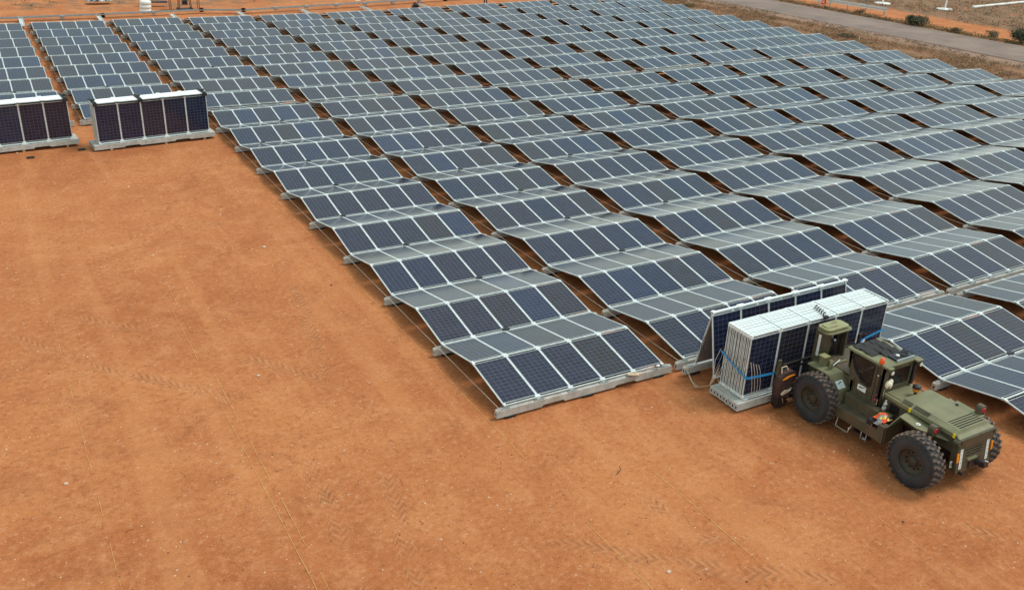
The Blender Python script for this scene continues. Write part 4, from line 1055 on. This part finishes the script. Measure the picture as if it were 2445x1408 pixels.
# ------------------------------------------------------------------ scrub
def clump(m, x, y, z, rx, h, mat, n, q, up=.6):
    for k in range(n):
        a = q.uniform(0, 6.283); d = math.sqrt(q.random()); px = x+math.cos(a)*rx*d; py = y+math.sin(a)*rx*d
        pz = z+h*q.uniform(.0, 1.)*(1-d*d*.75); s = rx*q.uniform(.16, .38)
        v1 = Vector((q.uniform(-1, 1), q.uniform(-1, 1), q.uniform(-.4, .9))).normalized()*s
        v2 = Vector((q.uniform(-1, 1), q.uniform(-1, 1), q.uniform(-.2, up))).normalized()*s*.8
        p = Vector((px, py, pz)); m.add([p, p+v1, p+v2], [(0, 1, 2)], mat)
def scrub():
    q = random.Random(21)
    m = MB(); n = 0          # belt between the array and the road
    while n < 8000:
        y = q.uniform(8, 84); x = q.uniform(53.7, 63.7)
        if y > 34 and x < 55.2 and q.random() < .5: continue
        d = math.sin(x*1.3+y*.35)+math.sin(x*.6-y*.5)+q.uniform(-1, 1)
        if d < -.9: continue
        far = x > 61
        if far and q.random() < .60: continue
        mat = q.choice(['leafy', 'leafo', 'leafg', 'leafr', 'leafy', 'leafr']) if not far else q.choice(['leafo', 'leafo', 'leafg', 'leafy', 'twig'])
        clump(m, x, y, terr(x, y), q.uniform(.14, .34), q.uniform(.12, .30)*(1. if not far else .8), M[mat], 12, q, 1.2); n += 1
    for k in range(2400):     # beyond the road, verge in front of the clean strip
        y = q.uniform(22, 100); b = 71.7-.02*(y-45); x = b+abs(q.gauss(.3, .7)); 
        clump(m, x, y, 0, q.uniform(.2, .45), q.uniform(.15, .42), M[q.choice(['leafo', 'leafo', 'leafy', 'leafg', 'leafo'])], 14, q, 1.2)
    tag(m.build('dry_verge_weeds'), 'dry brown and olive weeds along both sides of the road', None, None, 'stuff')
    m = MB(); n = 0
    while n < 5600:
        y = q.uniform(20, 125); x = 79.5+q.random()**1.3*60
        if math.sin(x*.5+y*.17)+math.sin(y*.31-x*.22)+q.uniform(-1.2, 1.2) < -1.1: continue
        clump(m, x, y, 0, q.uniform(.3, .6), q.uniform(.2, .45), M[q.choice(['leafg', 'leafg', 'leafy', 'leafg', 'leafr', 'leafo'])], 15, q); n += 1
    for k in range(300):
        x = q.uniform(-14, 34); y = q.uniform(77.0, 95)
        if math.sin(x*.9)+math.sin(y*1.1+x*.3) < -.1: continue
        clump(m, x, y, terr(x, y), q.uniform(.25, .6), q.uniform(.12, .35), M[q.choice(['leafg', 'leafg', 'leafy', 'leafo'])], 14, q)
    for k in range(160):
        x = q.uniform(40, 58); y = q.uniform(69, 90)
        clump(m, x, y, terr(x, y), q.uniform(.2, .5), q.uniform(.15, .4), M[q.choice(['leafg', 'leafy', 'leafo'])], 14, q)
    tag(m.build('saltbush_scrub'), 'low grey saltbush scrub covering the far plain', None, None, 'stuff')
scrub()
def shrub(x, y, rad, h, mat, label, seed, n=900, grp='shrubs along the road'):
    q = random.Random(seed); t = thing('shrub', label, 'shrub', (x, y, 0), 0, grp)
    s = MB()
    for k in range(7):
        a = q.uniform(0, 6.28); s.tube([(0, 0, -.05), (math.cos(a)*rad*.25, math.sin(a)*rad*.25, h*.35), (math.cos(a)*rad*.6, math.sin(a)*rad*.6, h*.75)], .025, M['twig'], 5)
    s.build('stem', t)
    m = MB(); n = int(n*1.7); lobes = [(q.uniform(-.5, .5)*rad, q.uniform(-.5, .5)*rad, h*q.uniform(.28, .66), q.uniform(.38, .55)) for _ in range(11)]
    for k in range(n):
        lx, ly, lz, lr = q.choice(lobes); d = Vector((q.gauss(0, 1), q.gauss(0, 1), q.gauss(0, 1))).normalized()*lr*q.random()**.4
        p = Vector((lx+d.x*rad, ly+d.y*rad, max(lz+d.z*h*.62, .03))); sz = rad*q.uniform(.06, .14)
        v1 = Vector((q.uniform(-1, 1), q.uniform(-1, 1), q.uniform(-.5, 1))).normalized()*sz; v2 = Vector((q.uniform(-1, 1), q.uniform(-1, 1), q.uniform(-1, .6))).normalized()*sz*.7
        m.add([p, p+v1, p+v1*.6+v2, p+v2], [(0, 1, 2, 3)], M[mat if q.random() < .75 else ('leafo' if mat != 'leafo' else 'leafy')])
    m.build('foliage', t)
shrub(72.6, 45.2, 1.25, 1.1, 'leafd', 'big dark green round bush on the far verge of the road', 1, 1500)
shrub(73.2, 34.4, 1.25, 1.5, 'leafd', 'tall olive green bush at the right edge of the photo beyond the road', 2, 1300)
shrub(72.3, 40.4, .75, .6, 'leafo', 'small yellow green bush on the far verge, right of the dark round bush', 3, 500)
shrub(73.6, 37.4, .8, .75, 'leafg', 'pale grey green bush on the far verge, left of the tall olive bush', 4, 500)
shrub(72.6, 52.6, .7, .7, 'leafo', 'green bush under the right end of the long guardrail', 5, 450)
shrub(56.3, 61.0, .8, .6, 'leafo', 'olive bush behind the far right corner of the arrays', 6, 450)
shrub(58.3, 41.2, 1.3, .5, 'leafg', 'wide grey blue bush beside the dry edge of the arrays', 7, 700)

# ------------------------------------------------------------------ roadside furniture
def guardrail(p0, p1, label, n):
    p0 = Vector(p0); p1 = Vector(p1); d = (p1-p0); L = d.length; t = thing('guardrail', label, 'guardrail', p0, math.atan2(d.y, d.x), 'guardrails beyond the road')
    prof = [(0, .90), (.05, .84), (.05, .77), (.0, .71), (0, .64), (.05, .58), (.05, .51), (0, .45)]
    m = MB(); vs = [(x, a, z) for x in (0, L) for a, z in prof]; k = len(prof)
    vs += [(x, a-.012, z) for x in (0, L) for a, z in prof]
    fs = [(i, i+1, i+k+1, i+k) for i in range(k-1)]+[(i+2*k, i+3*k, i+3*k+1, i+2*k+1) for i in range(k-1)]
    m.add(vs, fs, M['galv2'], False); m.build('rail', t)
    for i in range(n):
        m = MB(); x = .3+(L-.6)*i/(n-1); m.box(x-.05, x+.05, .045, .15, -.1, .72, M['galv']); m.build('post', t)
M['galv2'] = plain('weathered_rail', (.62, .64, .62), .5, .2, .12, 3., .15)
guardrail((74.0, 72.5, 0), (73.6, 59.1, 0), 'galvanised guardrail beyond the road cut off by the top edge of the photo', 5)
guardrail((74.2, 58.6, 0), (74.9, 51.0, 0), 'long galvanised guardrail beyond the road, right one of the two', 4)
m = MB(); m.cyl((0, 0, .02), (0, 0, .1), .32, M['redlens'], 14); m.tube([(-.3, 0, .1), (-.1, .1, .35), (.3, 0, .15)], .05, M['redlens']); m.cyl((.2, 0, 0), (.2, 0, .4), .08, M['redlens'], 10)
o = m.build('hydrant'); o.location = (75.6, 60.4, 0); tag(o, 'small red valve standing behind the gap between the guardrails', 'valve')
for x, y, lb in ((82.6, 58.0, 'white steel post on a round white footing, left one of the two'), (86.2, 52.3, 'white steel post on a round white footing, right one of the two')):
    t = thing('marker_pole', lb, 'pole', (x, y, 0), 0, 'white posts on round footings')
    m = MB(); m.lathe([(0, 0), (0, .86), (.10, .92), (.17, .86), (.19, .1), (.19, 0)], (0, 0, 0), (0, 0, 1), M['white'], 28); m.build('footing', t)
    m = MB(); m.cyl((0, 0, .2), (.05, 0, 7.5), .09, M['white'], 12); m.build('pole', t)
m = MB(); m.cyl((0, 0, .14), (18, 2.2, .16), .15, M['white'], 12); m.ball((0, 0, .12), .22, M['white'], 10); m.cyl((.5, .05, 0), (.5, .05, .13), .1, M['white'], 8); m.cyl((9, 1.1, 0), (9, 1.1, .13), .1, M['white'], 8)
o = m.build('white_pipe'); o.location = (91.5, 52.4, 0); tag(o, 'long white pipe lying on the scrub in the top right corner', 'pipe')
m = MB(); m.cyl((0, 0, -.1), (0, 0, .55), .035, M['white'], 8); m.box(-.04, .04, -.04, .04, .5, .58, M['orange']); o = m.build('survey_peg'); o.location = (57.9, 39.6, 0); tag(o, 'short pale survey peg in the dry grass beside the arrays', 'peg')
t = thing('wire_fence', 'short post fence in the weeds behind the far right corner of the arrays', 'fence', (55.2, 66, 0))
for i in range(5):
    m = MB(); m.cyl((1.4*i, -.35*i, -.1), (1.4*i, -.35*i, 1.2), .05, M['white' if i % 2 else 'wood'], 8); m.build('post', t)
m = MB()
for z in (.4, .75, 1.1): m.tube([(0, 0, z), (5.6, -1.4, z)], .012, M['wire'], 4)
m.build('fence_wire', t)

# ------------------------------------------------------------------ cable trays behind the far block
def tray(name, pts, w, h, mat, label, grp, legs=True):
    m = MB(); t = thing(name, label, 'cable tray', pts[0], 0, grp); o = Vector(pts[0])
    for a, b in zip(pts[:-1], pts[1:]):
        a = Vector(a)-o; b = Vector(b)-o; d = (b-a); s = Vector((-d.y, d.x, 0)).normalized()*w/2; up = Vector((0, 0, 1))
        for k, (q0, q1) in enumerate(((-1, -.88), (.88, 1))):
            m.hexa([a+s*q0+up*(h-.10), b+s*q0+up*(h-.10), b+s*q1+up*(h-.10), a+s*q1+up*(h-.10)], [a+s*q0+up*h, b+s*q0+up*h, b+s*q1+up*h, a+s*q1+up*h], M[mat])
        m.hexa([a-s*.88+up*(h-.10), b-s*.88+up*(h-.10), b+s*.88+up*(h-.10), a+s*.88+up*(h-.10)], [a-s*.88+up*(h-.085), b-s*.88+up*(h-.085), b+s*.88+up*(h-.085), a+s*.88+up*(h-.085)], M[mat])
        if legs:
            n = max(int(d.length/3.), 1)
            for i in range(n+1):
                p = a+d*(i/n); q = MB(); q.box(p.x-.15, p.x+.15, p.y-w*.45, p.y+w*.45, -.02, h-.10, M['galv']); q.build('support', t)
    m.build('tray', t); return t
tray('cable_tray', [(-13, 70.9, terr(-13, 70)), (0, 71.9, terr(0, 70)), (8.6, 72.9, terr(8, 70)), (12.2, 71.9, terr(12, 70)), (34, 74.0, terr(34, 70)), (46, 74.6, 0)], .42, .38, 'galv', 'long galvanised cable tray running behind the far block of arrays', 'cable trays')
for i, (x, xa) in enumerate(((-6.55, -6.45), (-.55, -.45), (5.45, 5.6), (11.4, 11.5), (17.4, 17.5), (23.5, 23.6), (29.5, 29.6))):
    nm = ('first', 'second', 'third', 'fourth', 'fifth', 'sixth', 'seventh')[i]
    tray('cable_tray_spur', [(x, 67.2, terr(x, 67)), (xa, 71.4, terr(x, 69))], .34, .34, 'galv2', 'short cable tray spur joining the long tray, %s from the left' % nm, 'cable tray spurs', False)
t = thing('cushion_stack', 'stack of three white bulk rolls beside the long cable tray', 'stack', (3.95, 74.3, terr(4, 69)))
for i in range(3):
    m = MB(); m.lathe([(0, 0), (0, .42), (.06, .50), (.28, .50), (.34, .42), (.34, 0)], (0+.03*i, 0, .02+.35*i), (0, 0, 1), M['white'], 20); m.build('roll', t)
# wheeled work frame
t = thing('work_trolley', 'wheeled steel trolley carrying flat panels, left of centre at the top edge', 'trolley', (7.6, 75.2, terr(7, 69)))
m = MB()
for x in (-1.3, 1.25):
    for y in (-.4, .4): m.cyl((x, y, 0), (x, y, 1.15), .03, M['darkm'], 8)
for x in (-.55, .55): m.cyl((x, -.3, .1), (x*.9, -.3, 1.1), .03, M['darkm'], 8); m.cyl((x, .3, .1), (x*.9, .3, 1.1), .03, M['darkm'], 8)
m.box(-.7, .7, -.35, .35, .1, .16, M['darkm']); m.box(-.2, .25, -.2, .2, .5, .9, M['black']); m.build('frame', t)
for x in (-.6, .6):
    for y in (-.35, .35): m = MB(); m.cyl((x, y-.04, .11), (x, y+.04, .11), .11, M['rubber'], 14); m.build('wheel', t)
for x in (-.85, .85): m = MB(); m.box(x-.72, x+.72, -.6, .6, 1.15, 1.19, M['alu']); m.build('flat_panel', t)
m = cloth(0, 0, .0, 1.1, .6, .25, M['grey'], 12, 14, [M['grey'], M['tyre'], M['galv'], M['tyre']]); o = m.build('tarpaulin_heap'); o.location = (.9, 80.6, 0); tag(o, 'crumpled grey tarpaulin heap in the scrub at the top edge', 'tarpaulin')
m = MB(); m.box(-1.2, 1.3, -.35, .35, .02, .12, M['navy']); m.box(-.3, .6, -.2, .2, .12, .3, M['wood']); o = m.build('pallet'); o.location = (5.3, 78.2, 0); o.rotation_euler = (0, 0, R(-12)); tag(o, 'dark blue pallet with timber lying left of the steel trolley', 'pallet')
m = cloth(0, 0, 0, .9, .5, .3, M['red'], 17, 12, [M['white'], M['red'], M['wood']]); o = m.build('cable_heap'); o.location = (25.4, 75.6, 0); tag(o, 'pile of white and red cable bags beyond the long cable tray', 'cable pile')
m = MB(); m.box(-.9, .9, -.05, .05, .0, .06, M['wood']); m.box(-.5, 1.1, .15, .24, .0, .05, M['wood']); o = m.build('timber_plank'); o.location = (1.9, 69.4, terr(2, 69)); o.rotation_euler = (0, 0, R(-20)); tag(o, 'timber planks on the soil between the second and third spur', 'plank')
m = MB(); m.box(-1.5, 1.5, -.04, .04, 0, .06, M['rope']); o = m.build('white_batten'); o.location = (19.9, 69.3, terr(20, 69)); o.rotation_euler = (0, 0, R(6)); tag(o, 'long pale batten on the soil in front of the long cable tray', 'batten')
m = MB(); m.ball((0, 0, .25), .25, M['black'], 10, (1, 1, 1), .2); m.box(-.35, .3, -.2, .2, 0, .2, M['black']); o = m.build('black_bag'); o.location = (29.2, 70.9, terr(29, 69)); tag(o, 'black bag on the soil beside the last cable tray spur', 'bag')

# ------------------------------------------------------------------ light and air
SUN_EL, SUN_AZ = R(58), R(108)    # azimuth from +Y towards +X
w = bpy.data.worlds.new('World'); scene.world = w; w.use_nodes = True; nt = w.node_tree; nt.nodes.clear()
out = nt.nodes.new('ShaderNodeOutputWorld'); bg = nt.nodes.new('ShaderNodeBackground'); sky = nt.nodes.new('ShaderNodeTexSky')
sky.sky_type = 'NISHITA'; sky.sun_disc = False; sky.sun_elevation = SUN_EL; sky.sun_rotation = SUN_AZ; sky.air_density = 1.; sky.dust_density = 4.; sky.ozone_density = 1.
hsv = nt.nodes.new('ShaderNodeMix'); hsv.data_type = 'RGBA'; hsv.inputs[0].default_value = .70   # overcast: cloud cover takes most of the blue
gcol = nt.nodes.new('ShaderNodeTexNoise'); gcol.inputs['Scale'].default_value = 2.2; gcol.inputs['Detail'].default_value = 4
rp = nt.nodes.new('ShaderNodeMapRange'); rp.inputs[1].default_value = .32; rp.inputs[2].default_value = .68; rp.inputs[3].default_value = 0.; rp.inputs[4].default_value = 1.
cl = nt.nodes.new('ShaderNodeMix'); cl.data_type = 'RGBA'; cl.inputs[6].default_value = (4.7, 7.0, 7.4, 1); cl.inputs[7].default_value = (8.4, 9.2, 8.2, 1)
nt.links.new(gcol.outputs['Fac'], rp.inputs[0]); nt.links.new(rp.outputs[0], cl.inputs[0])
nt.links.new(sky.outputs[0], hsv.inputs[6]); nt.links.new(cl.outputs[2], hsv.inputs[7])
tcn = nt.nodes.new('ShaderNodeTexCoord'); sxyz = nt.nodes.new('ShaderNodeSeparateXYZ'); nt.links.new(tcn.outputs['Generated'], sxyz.inputs[0])
hr = nt.nodes.new('ShaderNodeMapRange'); hr.interpolation_type = 'SMOOTHSTEP'; hr.inputs[1].default_value = .17; hr.inputs[2].default_value = .01; nt.links.new(sxyz.outputs[2], hr.inputs[0])
hz = nt.nodes.new('ShaderNodeMix'); hz.data_type = 'RGBA'; hz.inputs[7].default_value = (10.3, 11.2, 9.7, 1)   # bright hazy band of cloud low over the plain
nt.links.new(hr.outputs[0], hz.inputs[0]); nt.links.new(hsv.outputs[2], hz.inputs[6]); nt.links.new(hz.outputs[2], bg.inputs[0]); bg.inputs[1].default_value = .092; nt.links.new(bg.outputs[0], out.inputs[0])
sl = bpy.data.lights.new('sun', 'SUN'); sl.energy = 1.5; sl.angle = R(22); sl.color = (1, .97, .91)
so = bpy.data.objects.new('sun', sl); COL.objects.link(so)
sd = Vector((math.sin(SUN_AZ)*math.cos(SUN_EL), math.cos(SUN_AZ)*math.cos(SUN_EL), math.sin(SUN_EL)))
so.rotation_euler = sd.to_track_quat('Z', 'Y').to_euler()
scene.view_settings.view_transform = 'Standard'; scene.view_settings.look = 'None'; scene.view_settings.exposure = .44; scene.view_settings.gamma = 1
scene.cycles.max_bounces = 6; scene.cycles.diffuse_bounces = 3; scene.cycles.glossy_bounces = 3; scene.cycles.transparent_max_bounces = 8
scene.cycles.use_denoising = True
